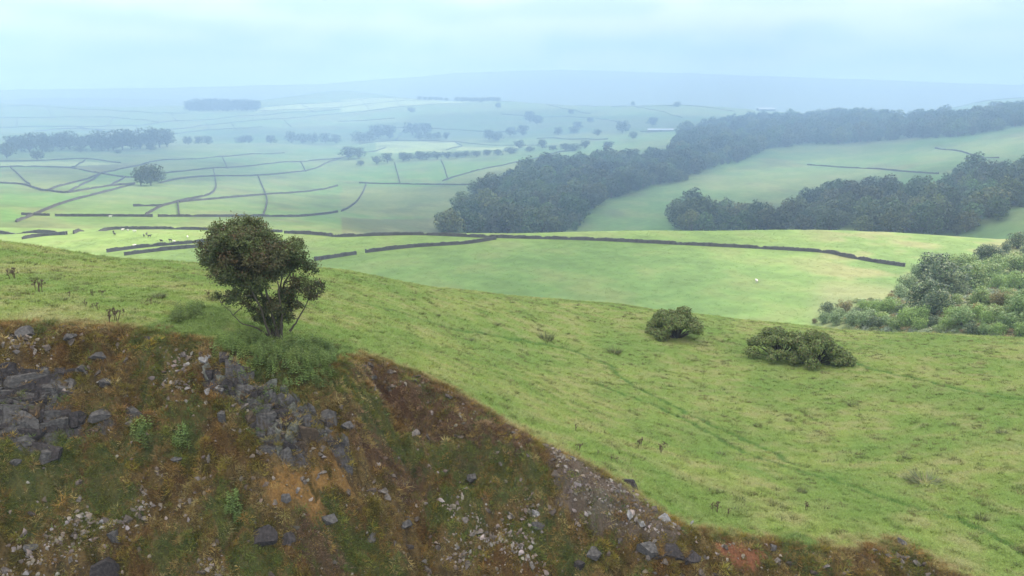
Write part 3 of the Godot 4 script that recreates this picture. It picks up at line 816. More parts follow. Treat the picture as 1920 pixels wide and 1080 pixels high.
func limb(s: Shape, a: Vector3, b: Vector3, ra: float, rb: float, bend: float, sides: int, col: Color, steps := 5) -> void:
	var p := PackedVector3Array()
	var r := PackedFloat32Array()
	var off := Vector3(rf(-1, 1), rf(-0.5, 0.5), rf(-1, 1)) * bend * a.distance_to(b)
	for i in steps:
		var t := float(i) / (steps - 1)
		p.append(a.lerp(b, t) + off * 4.0 * t * (1.0 - t) * 0.5 + Vector3(rf(-1, 1), rf(-1, 1), rf(-1, 1)) * bend * 0.12 * a.distance_to(b) * sin(PI * t))
		r.append(lerpf(ra, rb, t))
	s.tube(p, r, sides, col)

# a tree one metre tall at most; scaled when placed. Returns [trunk, crown]
func small_tree(sd: int, lobes: int, wide: float, low: float, leaves: int, size: float, tones: Array, bark: Color, spiky := 0.0) -> Array:
	rng.seed = sd
	var trunk := Shape.new()
	var crown := Shape.new()
	var blobs := []
	for i in lobes:
		var y := lerpf(low + 0.1, 0.86, (i + 0.5) / lobes)
		var env := sqrt(maxf(0.05, 1.0 - pow((y - lerpf(low, 1.0, 0.42)) / (0.62 - low * 0.35), 2.0)))
		var a := i * 2.4 + rf(-0.4, 0.4)
		var d := wide * 0.5 * env * rf(0.25, 0.72)
		var q := rf(0.13, 0.21) * (0.7 + env * 0.4)
		blobs.append([Vector3(cos(a) * d, y, sin(a) * d), Vector3(q * wide * 1.05, q * (1.0 + spiky), q * wide * 1.05)])
	blobs.append([Vector3(0, lerpf(low, 0.9, 0.5), 0), Vector3(0.2 * wide, 0.24, 0.2 * wide)])
	limb(trunk, Vector3(0, -0.06, 0), Vector3(rf(-0.03, 0.03), low + 0.25, rf(-0.03, 0.03)), 0.028, 0.016, 0.05, 6, bark)
	for b in blobs:
		limb(trunk, Vector3(0, low * rf(0.3, 0.9) + 0.03, 0), b[0], 0.013, 0.004, 0.15, 4, bark, 4)
	var total := 0.0
	for b in blobs: total += b[1].x * b[1].y * b[1].z * 4.2
	foliage(crown, blobs, leaves / total, leaves, size, tones)
	return [trunk.mesh(), crown.mesh()]

func joined(pair: Array) -> ArrayMesh:
	var st := SurfaceTool.new()
	st.begin(Mesh.PRIMITIVE_TRIANGLES)
	st.append_from(pair[0], 0, Transform3D())
	st.append_from(pair[1], 0, Transform3D())
	return st.commit()

func plant_tree(proto: Array, called: String, x: float, z: float, tall: float, wide: float, turn: float, label: String, category: String, group: String) -> Node3D:
	var o := thing(called, Vector3(x, ground_y(x, z), z), turn, label, category, group)
	part("trunk", proto[0], mats.bark, o)
	part("crown", proto[1], mats.leaf, o)
	o.scale = Vector3(tall * wide, tall, tall * wide)
	return o

func _ready() -> void:
	# ---------------- camera, sky, sun, air
	var cam := Camera3D.new()
	cam.name = "camera"
	cam.fov = 40.14
	cam.near = 0.5
	cam.far = 30000.0
	cam.position = Vector3(0, EYE, 0)
	cam.rotation_degrees = Vector3(-14.237, 0, 0)
	add_child(cam)
	cam.current = true
	var env := Environment.new()
	env.background_mode = Environment.BG_SKY
	env.sky = Sky.new()
	env.sky.sky_material = cloudy_sky()
	env.tonemap_mode = Environment.TONE_MAPPER_LINEAR
	env.tonemap_exposure = 1.62
	env.fog_enabled = true
	env.fog_density = 0.00025
	env.fog_light_color = Color(0.62, 0.80, 1.0).linear_to_srgb()
	env.volumetric_fog_enabled = true
	env.volumetric_fog_density = 0.0
	env.sdfgi_enabled = true
	env.ssao_enabled = true
	env.ssil_enabled = true
	var we := WorldEnvironment.new()
	we.name = "world_environment"
	we.environment = env
	add_child(we)
	var sun := DirectionalLight3D.new()
	sun.name = "sun"
	sun.light_energy = 1.35
	sun.light_color = Color(1.0, 0.95, 0.86)
	sun.light_angular_distance = 0.8
	sun.shadow_enabled = true
	add_child(sun)
	sun.look_at_from_position(SUN * 100.0, Vector3.ZERO)

	# ---------------- land
	bake_hill()
	bake_zones()
	bake_land()
	for f in FIELDS:
		var poly := PackedVector2Array()
		var box := Rect2(f[1][0], f[1][1], 0, 0)
		for i in f[1].size() / 2:
			poly.append(Vector2(f[1][i * 2], f[1][i * 2 + 1]))
			box = box.expand(poly[i])
		field_polys.append([FIELD_TONE[f[0]], poly, box])
	mats.leaf = leaf_material("leaves", 0.5)
	mats.grass = leaf_material("grass blades", 0.3)
	mats.bark = plain_material("bark")
	mats.rush = leaf_material("rushes", 0.2)
	mats.rush.albedo_color = Color(0.11, 0.12, 0.045).linear_to_srgb()
	mats.thatch = leaf_material("rush thatch", 0.2)
	mats.thatch.albedo_color = Color(0.2, 0.16, 0.07).linear_to_srgb()
	build_ground()
	print("ground ", Time.get_ticks_msec())
	build_walls()
	build_woods()
	print("woods ", Time.get_ticks_msec())
	build_buildings()
	build_lone_tree()
	build_bushes()
	build_scrub()
	print("trees ", Time.get_ticks_msec())
	build_rocks()
	build_plants()
	build_turf()
	build_sheep()
	build_clouds()
	build_valley_haze()
	print("done ", Time.get_ticks_msec())

const SUN := Vector3(0.72, 0.85, -0.62)
# broken cloud between the sun and the land: each lump stands 4 km up the sun's ray from a spot [x, z, radius] that lies in its shade
const CLOUDS := [
	["white cloud hiding the sun from the hill pasture", [-30, -62, 36, 4, -60, 34, 60, -66, 30, -60, -45, 42, -25, -40, 40, 12, -40, 38, 45, -45, 38, 78, -62, 34, -50, -80, 38, -12, -78, 36, 24, -78, 34, 56, -84, 30, 84, -96, 22, -60, -115, 34, -14, -108, 28, 30, -104, 22]],
	["white cloud hiding the sun from the middle of the plateau field", [-60, -240, 38, -18, -222, 36, 16, -216, 28, 40, -208, 18, -36, -280, 38, 4, -274, 30, -90, -270, 30, 40, -290, 18, 70, -304, 16, 104, -312, 16]],
	["white cloud hiding the sun from the ravine woods", [0, -560, 110, 110, -520, 100, 230, -520, 110, 340, -520, 120, 420, -470, 90, 60, -700, 100]],
	["white cloud hiding the sun from the dark middle valley", [-260, -1420, 180, -60, -1500, 190, 140, -1450, 180, 320, -1350, 150, 0, -1800, 170]],
	["white cloud hiding the sun from the fields by the tree belt", [-420, -760, 120, -300, -700, 90, -500, -880, 100]],
	["white cloud hiding the sun from the ridge wood", [500, -900, 120, 640, -860, 130, 360, -980, 110, 250, -900, 90]]]

# damp air lying in the valley beyond the plateau, thicker than on the hill
func build_valley_haze() -> void:
	var f := FogVolume.new()
	f.name = "valley_haze"
	f.shape = RenderingServer.FOG_VOLUME_SHAPE_BOX
	f.size = Vector3(4000, 220, 950)
	f.position = Vector3(0, 60, -855)
	var m := FogMaterial.new()
	m.resource_name = "valley haze"
	m.density = 0.0008
	m.albedo = Color(0.37, 0.63, 0.95).linear_to_srgb()
	f.material = m
	add_child(f)
	tag(f, "thin blue haze lying over the valley beyond the plateau", "haze", "", "stuff")

func build_clouds() -> void:
	var m := StandardMaterial3D.new()
	m.resource_name = "cloud"
	m.albedo_color = Color(0.9, 0.9, 0.9)
	m.roughness = 1.0
	var puff := noise(95, 0.9, 3)
	for q in CLOUDS:
		var l: Array = q[1]
		var ground := 80.0 if q == CLOUDS[0] else 43.0
		var base := Vector3(l[0], ground, l[1]) + SUN.normalized() * 4000.0
		var s := Shape.new()
		for i in l.size() / 3:
			var c := Vector3(l[i * 3], ground, l[i * 3 + 1]) + SUN.normalized() * 4000.0 - base
			var ball := ball_points(3)
			var p: Array = ball[0]
			for k in p.size():
				var n: Vector3 = p[k].normalized()
				p[k] = c + n * l[i * 3 + 2] * (1.0 + 0.45 * puff.get_noise_3d(n.x + c.x * 0.02, n.y, n.z + c.z * 0.02)) * Vector3(1.0, 0.85, 1.0)
			var t: Array = ball[1]
			for k in t.size() / 3: s.tri(p[t[k * 3]], p[t[k * 3 + 2]], p[t[k * 3 + 1]], Color.WHITE)
		var o := top("cloud", s.mesh(), m)
		o.position = base
		tag(o, q[0], "cloud", "clouds before the sun")

func cloudy_sky() -> PanoramaSkyMaterial:
	var w := 768
	var h := 384
	var im := Image.create_empty(w, h, false, Image.FORMAT_RGBF)
	var n := noise(31, 1.0, 5)
	for j in h:
		var el := (0.5 - (j + 0.5) / h) * PI
		var up := maxf(sin(el), 0.0)
		for i in w:
			var az := TAU * (i + 0.5) / w
			# cloud pattern on a level layer, so that it closes up towards the horizon
			var k := 1.0 / (up + 0.10)
			var a := n.get_noise_3d(cos(az) * cos(el) * k * 0.8, 3.0 + up * 6.0, sin(az) * cos(el) * k * 0.8)
			# overcast: three times as bright overhead as at the horizon (the standard overcast sky)
			var c := Color(0.73, 0.85, 0.98).lerp(Color(1.0, 0.985, 0.93), smoothstep(0.1, 0.6, up))
			var g := 0.78 * (0.89 + 2.15 * up)
			c = c.lerp(Color(0.56, 0.73, 0.92), clampf(0.35 - a * 3.2, 0.0, 1.0) * 0.95)
			im.set_pixel(i, j, Color(c.r * g, c.g * g, c.b * g))
	var m := PanoramaSkyMaterial.new()
	m.panorama = ImageTexture.create_from_image(im)
	return m

func build_ground() -> void:
	var grain := noise_texture(41, 0.02, 5, 0.62, 1.0, 1024)
	var bump := noise_texture(42, 0.03, 4, 0.0, 1.0, 1024)
	var rs := PackedFloat32Array()
	var r := 24.0
	while r < 133.0:
		rs.append(r)
		r += 0.085 if r < 46.0 else 0.22
	var hill := sheet(-0.76, 0.76, 620, rs, func(x, z): return maxf(hill_height(x, z), 45.0) - 0.02 * maxf(sqrt(x * x + z * z) - 125.0, 0.0) ** 2, hill_color)
	var o := top("hillside", hill, ground_material("turf and earth", grain, 0.35, bump, 6.0))
	tag(o, "near hill of grazed turf above a brown stony bank", "hill", "", "structure")
	rs = PackedFloat32Array()
	r = 108.0
	while r < 8200.0:
		rs.append(r)
		r *= 1.0085
	var land := sheet(-0.9, 0.9, 620, rs, land_height, land_color)
	o = top("ground", land, ground_material("pasture", noise_texture(43, 0.012, 5, 0.86, 1.0, 1024), 0.011, null, 0.0))
	tag(o, "walled green farmland rolling away to hazy hills", "farmland", "", "structure")

const WALL_WORDS := {
	"near_a": "drystone wall along the farm fields, cut short at its end by the brow of the pasture",
	"near_b": "short curved drystone wall rising from the brow to a field gateway",
	"near_c": "drystone wall curving over the top of the sheep field",
	"near_d": "drystone wall on the upper side of the stony lane below the sheep",
	"near_h": "drystone wall on the lower side of the stony lane below the sheep",
	"near_e": "long drystone wall sweeping across the plateau down to the scrub",
	"near_f": "drystone wall curving up from a gap to join the long plateau wall",
	"near_g": "short drystone wall stub across the gap from the curving wall",
	"mid_a": "drystone wall above the narrow bright strip field",
	"mid_b": "drystone wall bending under the narrow bright strip field",
	"mid_c": "zigzag drystone wall climbing past the round dark tree clump",
	"mid_d": "drystone wall ending at the round dark tree clump",
	"mid_e": "straight drystone wall running down from the round dark tree clump",
	"mid_f": "short thick drystone wall by the gap in the lowest field",
	"mid_g": "drystone wall on the far side of the lowest field, before the gateway",
	"mid_h": "long level drystone wall beyond the gateway of the lowest field",
	"mid_i": "drystone wall climbing from the gateway of the lowest field",
	"mid_j": "short detached drystone wall in the middle of a field",
	"mid_k": "upper of two drystone walls running beyond the round dark tree clump",
	"mid_l": "lower of two drystone walls running beyond the round dark tree clump",
	"mid_m": "drystone wall rising between two fields beside the dark wood",
	"mid_n": "level drystone wall meeting the edge of the dark wood",
	"hill_a": "upper broken wall line on the open hillside under the ridge wood",
	"hill_b": "lower wall line on the open hillside under the ridge wood"}

func build_walls() -> void:
	var near_mat := stone_material("drystone", Color(0.175, 0.168, 0.175), 51)
	near_mat.uv1_scale = Vector3.ONE * 0.5
	for key in WALLS:
		rng.seed = hash(key)
		var l: Array = WALLS[key]
		var a := PackedVector2Array()
		for i in l.size() / 2: a.append(Vector2(l[i * 2], l[i * 2 + 1]))
		var far := a[0].length()
		var step := clampf(far / 320.0, 0.9, 6.0)
		var tall := 1.12 if far < 500.0 else (1.05 if far < 1200.0 else 1.5)
		var pts := PackedVector2Array()
		for i in a.size() - 1:
			# round the corners a little: cubic through the neighbours
			var n := maxi(2, int(a[i].distance_to(a[i + 1]) / step))
			for k in n: pts.append(a[i].cubic_interpolate(a[i + 1], a[maxi(i - 1, 0)], a[mini(i + 2, a.size() - 1)], float(k) / n))
		pts.append(a[a.size() - 1])
		var mid := pts[pts.size() / 2]
		var base := Vector3(mid.x, ground_y(mid.x, mid.y), mid.y)
		var s := Shape.new()
		var cop := Shape.new()
		var last := []
		var dip := 0.0
		for i in pts.size():
			var p := pts[i]
			var d := (pts[mini(i + 1, pts.size() - 1)] - pts[maxi(i - 1, 0)]).normalized()
			var side := Vector3(-d.y, 0, d.x)
			var g := Vector3(p.x, ground_y(p.x, p.y), p.y) - base
			dip = lerpf(dip, rf(-0.3, 0.15) - (rf(0.5, 1.1) if rng.randf() < 0.05 else 0.0), 0.6)
			var t := tall + dip
			var now := [g - side * 0.42 - Vector3(0, 0.4, 0), g - side * 0.24 + Vector3(0, t, 0), g + side * 0.24 + Vector3(0, t, 0), g + side * 0.42 - Vector3(0, 0.4, 0)]
			if last.size():
				var c := rf(0.75, 1.2)
				var col := Color(c, c * rf(0.96, 1.02), c * rf(0.94, 1.06))
				for e in 3: s.quad(last[e], now[e], now[e + 1], last[e + 1], col)
				if far < 1100.0:
					# coping stones set on edge
					var m := int(ceil(step / 0.45)) if far < 450.0 else 2
					for q in m:
						var f := (q + 0.5) / m
						var o: Vector3 = (last[1] + last[2]).lerp(now[1] + now[2], f) * 0.5
						var w := 0.5 * step / m * rf(0.5, 0.95)
						var h := rf(0.14, 0.36)
						var al := Vector3(d.x, 0, d.y) * w
						var sd := side * 0.25
						var cc := rf(0.8, 1.35)
						var kc := Color(cc, cc, cc)
						var up := Vector3(rf(-0.05, 0.05), h, rf(-0.05, 0.05))
						cop.quad(o - al - sd, o + al - sd, o + al - sd + up, o - al - sd + up, kc)
						cop.quad(o + al + sd, o - al + sd, o - al + sd + up, o + al + sd + up, kc)
						cop.quad(o - al - sd + up, o + al - sd + up, o + al + sd + up, o - al + sd + up, kc)
						cop.quad(o + al - sd, o + al + sd, o + al + sd + up, o + al - sd + up, kc)
						cop.quad(o - al + sd, o - al - sd, o - al - sd + up, o - al + sd + up, kc)
			else:
				s.quad(now[0], now[1], now[2], now[3], Color.WHITE)
			last = now
		s.quad(last[3], last[2], last[1], last[0], Color.WHITE)
		var word: String = WALL_WORDS.get(key, "thin drystone cross wall linking longer walls in the valley fields" if key.begins_with("cross") else "thin grey drystone wall dividing pale fields on the distant hill")
		var group := ("cross walls" if key.begins_with("cross") else "far field walls") if not WALL_WORDS.has(key) else "field walls"
		var t := thing("drystone_wall", base, 0.0, word, "wall", group)
		part("wall_body", s.mesh(), near_mat, t)
		if cop.v.size(): part("coping", cop.mesh(), near_mat, t)

func tree_kinds() -> void:
	var dark := [Color(0.032, 0.055, 0.02), Color(0.045, 0.07, 0.022), Color(0.055, 0.075, 0.028), Color(0.028, 0.045, 0.022)]
	var mid := [Color(0.05, 0.08, 0.025), Color(0.07, 0.10, 0.03), Color(0.045, 0.065, 0.025)]
	var bark := Color(0.07, 0.06, 0.05)
	for i in 4: meshes["wood%d" % i] = small_tree(100 + i, 11 + i, rf(0.95, 1.15), 0.10, 950, 0.075, dark if i < 3 else mid, bark)
	for i in 4: meshes["field%d" % i] = small_tree(120 + i, 10 + i, 1.05 + 0.08 * i, 0.14, 800, 0.08, dark, bark)

func inside(poly: PackedVector2Array, p: Vector2) -> bool:
	return Geometry2D.is_point_in_polygon(p, poly)

const WOOD_WORDS := {
	"ravine": "dense dark broadleaf wood filling the ravine behind the plateau",
	"link": "dark wood on the slope joining the ravine wood to the ridge wood",
	"gully": "small dark clump of wood in the gully below the open hillside",
	"lower": "broad dark wood along the foot of the open hillside",
	"ridge": "long dark wood covering the ridge above the open hillside"}

func build_woods() -> void:
	rng.seed = 5
	tree_kinds()
	for key in WOODS:
		rng.seed = hash(key)
		var poly := PackedVector2Array()
		var l: Array = WOODS[key]
		var box := Rect2(l[0], l[1], 0, 0)
		for i in l.size() / 2:
			poly.append(Vector2(l[i * 2], l[i * 2 + 1]))
			box = box.expand(poly[i])
		var sets := [Spread.new(), Spread.new(), Spread.new(), Spread.new()]
		var gap := 8.5 if key != "ridge" else 10.0
		var z := box.position.y
		while z < box.end.y:
			var x := box.position.x
			while x < box.end.x:
				var p := Vector2(x + rf(-0.45, 0.45) * gap, z + rf(-0.45, 0.45) * gap)
				if inside(poly, p):
					var tall := rf(6.0, 19.0) * (1.0 + 0.35 * n_land_fine.get_noise_2d(p.x, p.y))
					var wide := rf(0.9, 1.2)
					var b := Basis(Vector3.UP, rf(0, TAU)).scaled(Vector3(tall * wide, tall, tall * wide))
					var g := rf(0.7, 1.35) * (1.25 + 0.9 * n_land_fine.get_noise_2d(p.x * 0.5, p.y * 0.5 + 500.0))
					var warm := rf(0.85, 1.45)
					sets[rng.randi() % 4].put(b, Vector3(p.x, ground_y(p.x, p.y) - 0.3, p.y), Color(g * warm, g * rf(0.95, 1.15), g * rf(0.8, 1.1)))
				x += gap
			z += gap
		for i in 4:
			if sets[i].count: spread(key + "_wood", sets[i], wood_mesh(i), mats.leaf, WOOD_WORDS[key], "wood")
	rng.seed = 77
	var n := 0
	var place := func(l: Array, words: String, group: String, called: String, squash: float) -> void:
		for i in l.size() / 3:
			n += 1
			plant_tree(meshes["field%d" % (i % 4)], called, l[i * 3], l[i * 3 + 1], maxf(2.0, l[i * 3 + 2]), rf(0.95, 1.25) * squash * (1.5 if l[i * 3 + 2] < 10.0 else 1.0), rf(0, TAU), words, "tree", group)
	place.call(TREES.slice(0, 24 * 3), "dark broadleaf tree in the long tree belt between the walled fields", "trees of the field belt", "field_tree", 1.0)
	place.call(TREES.slice(24 * 3, 35 * 3), "small dark tree in the loose row along the foot of the far fields", "trees of the loose far row", "field_tree", 1.1)
	place.call(TREES.slice(35 * 3, 38 * 3), "dark tree of the round clump where drystone walls meet", "round tree clump at the walls", "field_tree", 1.05)
	place.call(TREES.slice(38 * 3), "hazy dark tree dotted over the middle valley fields", "trees scattered in the valley", "field_tree", 1.15)
	place.call(COPSE, "dark tree of the oblong copse on the far pale fields", "trees of the far copse", "copse_tree", 1.0)
	place.call(SHELTER_BELT, "tiny tree of the shelter belt on the far hilltop", "trees of the hilltop belt", "belt_tree", 1.3)

var wood_cache := {}
func wood_mesh(i: int) -> ArrayMesh:
	if not wood_cache.has(i): wood_cache[i] = joined(meshes["wood%d" % i])
	return wood_cache[i]

func building(called: String, at: Vector2, length: float, depth: float, eaves: float, rise: float, turn: float, roof_c: Color, wall_c: Color, label: String) -> void:
	var o := thing(called, Vector3(at.x, ground_y(at.x, at.y), at.y), turn, label, "building")
	var wm := stone_material(called + " wall", wall_c, 61)
	var rm := stone_material(called + " roof", roof_c, 63)
	var x := length / 2
	var z := depth / 2
	var s := Shape.new()
	for e in [[Vector3(-x, 0, z), Vector3(x, 0, z)], [Vector3(x, 0, z), Vector3(x, 0, -z)], [Vector3(x, 0, -z), Vector3(-x, 0, -z)], [Vector3(-x, 0, -z), Vector3(-x, 0, z)]]:
		s.quad(e[0] - Vector3(0, 3, 0), e[0] + Vector3(0, eaves, 0), e[1] + Vector3(0, eaves, 0), e[1] - Vector3(0, 3, 0), Color.WHITE)
	for q in [-1, 1]: s.tri(Vector3(x * q, eaves, -z), Vector3(x * q, eaves + rise, 0), Vector3(x * q, eaves, z), Color.WHITE)
	part("wall", s.mesh(), wm, o)
	var r := Shape.new()
	for q in [-1, 1]:
		var a := Vector3(-x - 0.4, eaves - 0.2, (z + 0.4) * q)
		var b := Vector3(x + 0.4, eaves - 0.2, (z + 0.4) * q)
		var t := Vector3(0, 0.25, 0)
		var c := Vector3(x + 0.4, eaves + rise, 0)
		var d := Vector3(-x - 0.4, eaves + rise, 0)
		r.quad(a + t, d + t, c + t, b + t, Color.WHITE)
		r.quad(a, a + t, b + t, b, Color.WHITE)
	part("roof", r.mesh(), rm, o)
	var dr := Shape.new()
	dr.quad(Vector3(-1.2, 0, z + 0.06), Vector3(-1.2, minf(2.6, eaves - 0.3), z + 0.06), Vector3(1.2, minf(2.6, eaves - 0.3), z + 0.06), Vector3(1.2, 0, z + 0.06), Color(0.25, 0.22, 0.2))
	part("door", dr.mesh(), wm, o)

func build_buildings() -> void:
	building("barn", BARN_AT, 46, 14, 5, 3, 0.15, Color(0.75, 0.78, 0.8), Color(0.4, 0.4, 0.4), "long pale-roofed barn on the far skyline beside the ridge wood")
	building("farm_shed", SHED_AT, 38, 10, 3, 1.5, -0.05, Color(0.72, 0.75, 0.75), Color(0.4, 0.4, 0.4), "low white-roofed farm shed among the hazy valley trees")
	building("field_barn", HUT_AT, 8, 5, 2.4, 1.6, 0.2, Color(0.5, 0.48, 0.45), Color(0.3, 0.28, 0.26), "small stone field barn at the foot of the lower wood")

# ------------------------------------------------------------------ the lone tree
func build_lone_tree() -> void:
	rng.seed = 8
	var u := 0.0094
	var at := func(px: float, py: float, z: float) -> Vector3: return Vector3((px - 580.0) * u * (0.9 if px < 580.0 else 1.0), (775.0 - py) * u * 1.04, z)
	var bark := Color(0.085, 0.068, 0.05)
	var wood := Shape.new()
	var nodes := PackedVector3Array()
	var stems := [
		[[575, 790, 0.0, 0.26], [545, 720, -0.05, 0.19], [505, 620, -0.2, 0.15], [480, 510, -0.35, 0.12], [405, 420, -0.6, 0.085], [290, 310, -0.7, 0.05]],
		[[580, 790, 0.1, 0.24], [575, 690, 0.15, 0.16], [560, 580, 0.3, 0.12], [540, 440, 0.5, 0.09], [480, 260, 0.5, 0.05]],
		[[590, 790, 0.0, 0.22], [600, 690, -0.2, 0.14], [590, 600, -0.4, 0.11], [622, 450, -0.5, 0.085], [705, 340, -0.5, 0.045]],
		[[560, 785, 0.2, 0.2], [535, 690, 0.5, 0.12], [520, 560, 0.9, 0.09], [480, 440, 1.2, 0.06], [400, 330, 1.4, 0.035]],
		[[600, 785, 0.2, 0.18], [615, 680, 0.5, 0.11], [640, 560, 0.9, 0.08], [640, 430, 1.1, 0.055], [620, 300, 1.3, 0.03]],
		[[585, 780, -0.2, 0.18], [560, 660, -0.7, 0.12], [570, 520, -1.1, 0.09], [600, 380, -1.3, 0.06], [560, 230, -1.4, 0.03]],
		[[545, 770, 0.1, 0.13], [505, 715, 0.3, 0.09], [440, 672, 0.5, 0.07], [365, 643, 0.6, 0.05], [312, 582, 0.6, 0.032], [255, 540, 0.5, 0.018]],
		[[650, 715, 0.0, 0.12], [690, 668, 0.1, 0.085], [742, 585, 0.1, 0.06], [770, 530, 0.1, 0.04], [815, 470, 0.0, 0.022]],
		[[622, 450, -0.5, 0.07], [680, 430, -0.5, 0.045], [760, 410, -0.4, 0.03], [800, 380, -0.3, 0.016]],
		[[595, 640, -0.1, 0.07], [640, 600, 0.2, 0.045], [690, 590, 0.3, 0.025], [720, 560, 0.3, 0.012]],
		[[480, 510, -0.3, 0.06], [420, 500, -0.2, 0.035], [350, 480, -0.1, 0.018]]]
	for st in stems:
		var p := PackedVector3Array()
		var r := PackedFloat32Array()
		for i in st.size():
			var q: Vector3 = at.call(st[i][0], st[i][1], st[i][2])
			if i > 0:
				for k in 3:
					var m := p[p.size() - 1].lerp(q, 1.0 / (3 - k)) if k < 2 else q
					p.append(m + (Vector3(rf(-1, 1), rf(-1, 1), rf(-1, 1)) * 0.05 if k < 2 else Vector3.ZERO))
					r.append(lerpf(st[i - 1][3], st[i][3], (k + 1) / 3.0) * 0.55)
					if i > 1: nodes.append(m)
			else:
				p.append(q)
				r.append(st[i][3] * 0.6)
		wood.tube(p, r, 8, bark)
	var spots := [[300, 160, 100, 75], [220, 250, 95, 75], [170, 320, 50, 50], [400, 135, 100, 65], [350, 260, 120, 90], [480, 180, 95, 75], [300, 345, 110, 65], [420, 360, 115, 75], [540, 250, 100, 80], [620, 245, 80, 70], [700, 245, 70, 50], [560, 360, 95, 75], [650, 340, 80, 65], [745, 300, 55, 48], [785, 360, 55, 45], [380, 440, 70, 42], [350, 490, 42, 26], [480, 455, 60, 50], [640, 520, 65, 50], [530, 545, 55, 50], [262, 430, 24, 20], [825, 455, 60, 42], [790, 500, 45, 38], [285, 530, 46, 30], [200, 522, 24, 13], [445, 640, 42, 24], [585, 640, 50, 34], [545, 600, 45, 45], [715, 560, 25, 22], [700, 480, 30, 22], [250, 175, 60, 50], [460, 110, 50, 35], [505, 650, 42, 34], [625, 600, 50, 42], [660, 640, 32, 24], [565, 690, 36, 24], [480, 600, 42, 34], [600, 560, 45, 40], [765, 425, 42, 34], [700, 425, 42, 32], [685, 465, 34, 28], [440, 505, 46, 32], [405, 540, 34, 22], [425, 585, 34, 24], [735, 470, 30, 26], [660, 560, 40, 34]]
	var blobs := []
	for q in spots:
		var big: bool = q[2] > 60
		var reach := 1.7 if big else 0.5
		for k in (3 if big else 1):
			var z := rf(-0.4, 0.4) if k == 0 else (rf(0.6, 1.0) if k == 1 else rf(-1.0, -0.6)) * reach
			var sh := 1.0 if k == 0 else 0.85
			var c: Vector3 = at.call(lerpf(q[0], 480.0, 0.0 if k == 0 else 0.14) + rf(-20, 20) * float(k > 0), q[1] + (rf(0, 40) if k > 0 else 0.0), z)
			blobs.append([c, Vector3(q[2] * u * sh, q[3] * u * sh, q[2] * u * sh * 0.85)])
	var crown := Shape.new()
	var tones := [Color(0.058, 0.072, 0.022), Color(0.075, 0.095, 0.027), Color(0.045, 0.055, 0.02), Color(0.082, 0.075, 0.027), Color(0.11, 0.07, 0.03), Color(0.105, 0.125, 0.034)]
	for b in blobs:
		var c: Vector3 = b[0]
		var r: Vector3 = b[1]
		var from := nodes[0]
		for q in nodes:
			if q.distance_squared_to(c) < from.distance_squared_to(c) and q.y < c.y + 0.3: from = q
		limb(wood, from, c, 0.03, 0.012, 0.12, 5, bark, 4)
		var lean: Color = tones[rng.randi() % tones.size()]
		var sprigs := int(clampf(r.x * r.y * 150.0, 12, 95))
		for i in sprigs:
			var d := Vector3(rng.randfn(), rng.randfn(), rng.randfn()).normalized()
			var e := c + d * r * (0.35 + 0.65 * sqrt(rng.randf())) * rf(0.84, 1.02)
			if i % 3 == 0: limb(wood, c.lerp(e, 0.2), e, 0.009, 0.004, 0.2, 3, bark, 3)
			var tone: Color = tones[rng.randi() % tones.size()].lerp(lean, 0.5)
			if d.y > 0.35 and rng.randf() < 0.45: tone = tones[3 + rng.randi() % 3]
			var size := rf(0.075, 0.15)
			for k in 22:
				var p := e + Vector3(rng.randfn(), rng.randfn() * 0.8, rng.randfn()) * size
				var nrm := (d * 0.5 + Vector3(rf(-1, 1), rf(-0.5, 1.3), rf(-1, 1))).normalized()
				var w := nrm.cross(Vector3(rf(-1, 1), rf(-1, 1), rf(-1, 1))).normalized()
				var l := nrm.cross(w)
				var h := rf(0.045, 0.095)
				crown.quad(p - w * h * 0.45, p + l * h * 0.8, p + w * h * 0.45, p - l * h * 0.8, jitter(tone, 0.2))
	var y := ground_y(TREE_AT.x, TREE_AT.y)
	var t := thing("lone_tree", Vector3(TREE_AT.x, y - 0.15, TREE_AT.y), 0.0, "lone windswept tree with dark reddish-green crown on the brow of the bank", "tree")
	part("trunk", wood.mesh(), mats.bark, t)
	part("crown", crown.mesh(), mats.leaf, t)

func bush(at: Vector2, tall: float, wide: float, sd: int, low: float, tones: Array, called: String, label: String) -> void:
	rng.seed = sd
	var wood := Shape.new()
	var crown := Shape.new()
	var bark := Color(0.06, 0.05, 0.04)
	var blobs := []
	var skew := Vector2(rf(-0.12, 0.12), rf(-0.1, 0.1)) * wide
	for i in 52:
		var a := rf(0, TAU)
		var q := sqrt(rng.randf())
		var d := q * wide * 0.42
		var y := lerpf(low, 0.86, 1.0 - q * q * rf(0.5, 1.0)) * tall * rf(0.75, 1.0)
		var r := rf(0.07, 0.17) * tall * 1.2
		blobs.append([Vector3(cos(a) * d + skew.x * y / tall, maxf(y, r * 0.7 + low * tall * 0.6), sin(a) * d + skew.y * y / tall), Vector3(r * 1.15, r * 0.85, r * 1.15)])
	for b in blobs:
		var a := rf(0, TAU)
		limb(wood, Vector3(cos(a) * 0.2, -0.2, sin(a) * 0.2), b[0], 0.06, 0.015, 0.15, 5, bark, 5)
		for i in 5: limb(wood, b[0], b[0] + Vector3(rf(-1, 1), rf(-1, 1), rf(-1, 1)) * b[1], 0.012, 0.005, 0.2, 3, bark, 3)
	foliage(crown, blobs, 700.0, 520, 0.15, tones, 0.45)
	var o := thing(called, Vector3(at.x, ground_y(at.x, at.y) - 0.05, at.y), 0.0, label, "bush", "bushes on the pasture")
	part("stems", wood.mesh(), mats.bark, o)
	part("crown", crown.mesh(), mats.leaf, o)

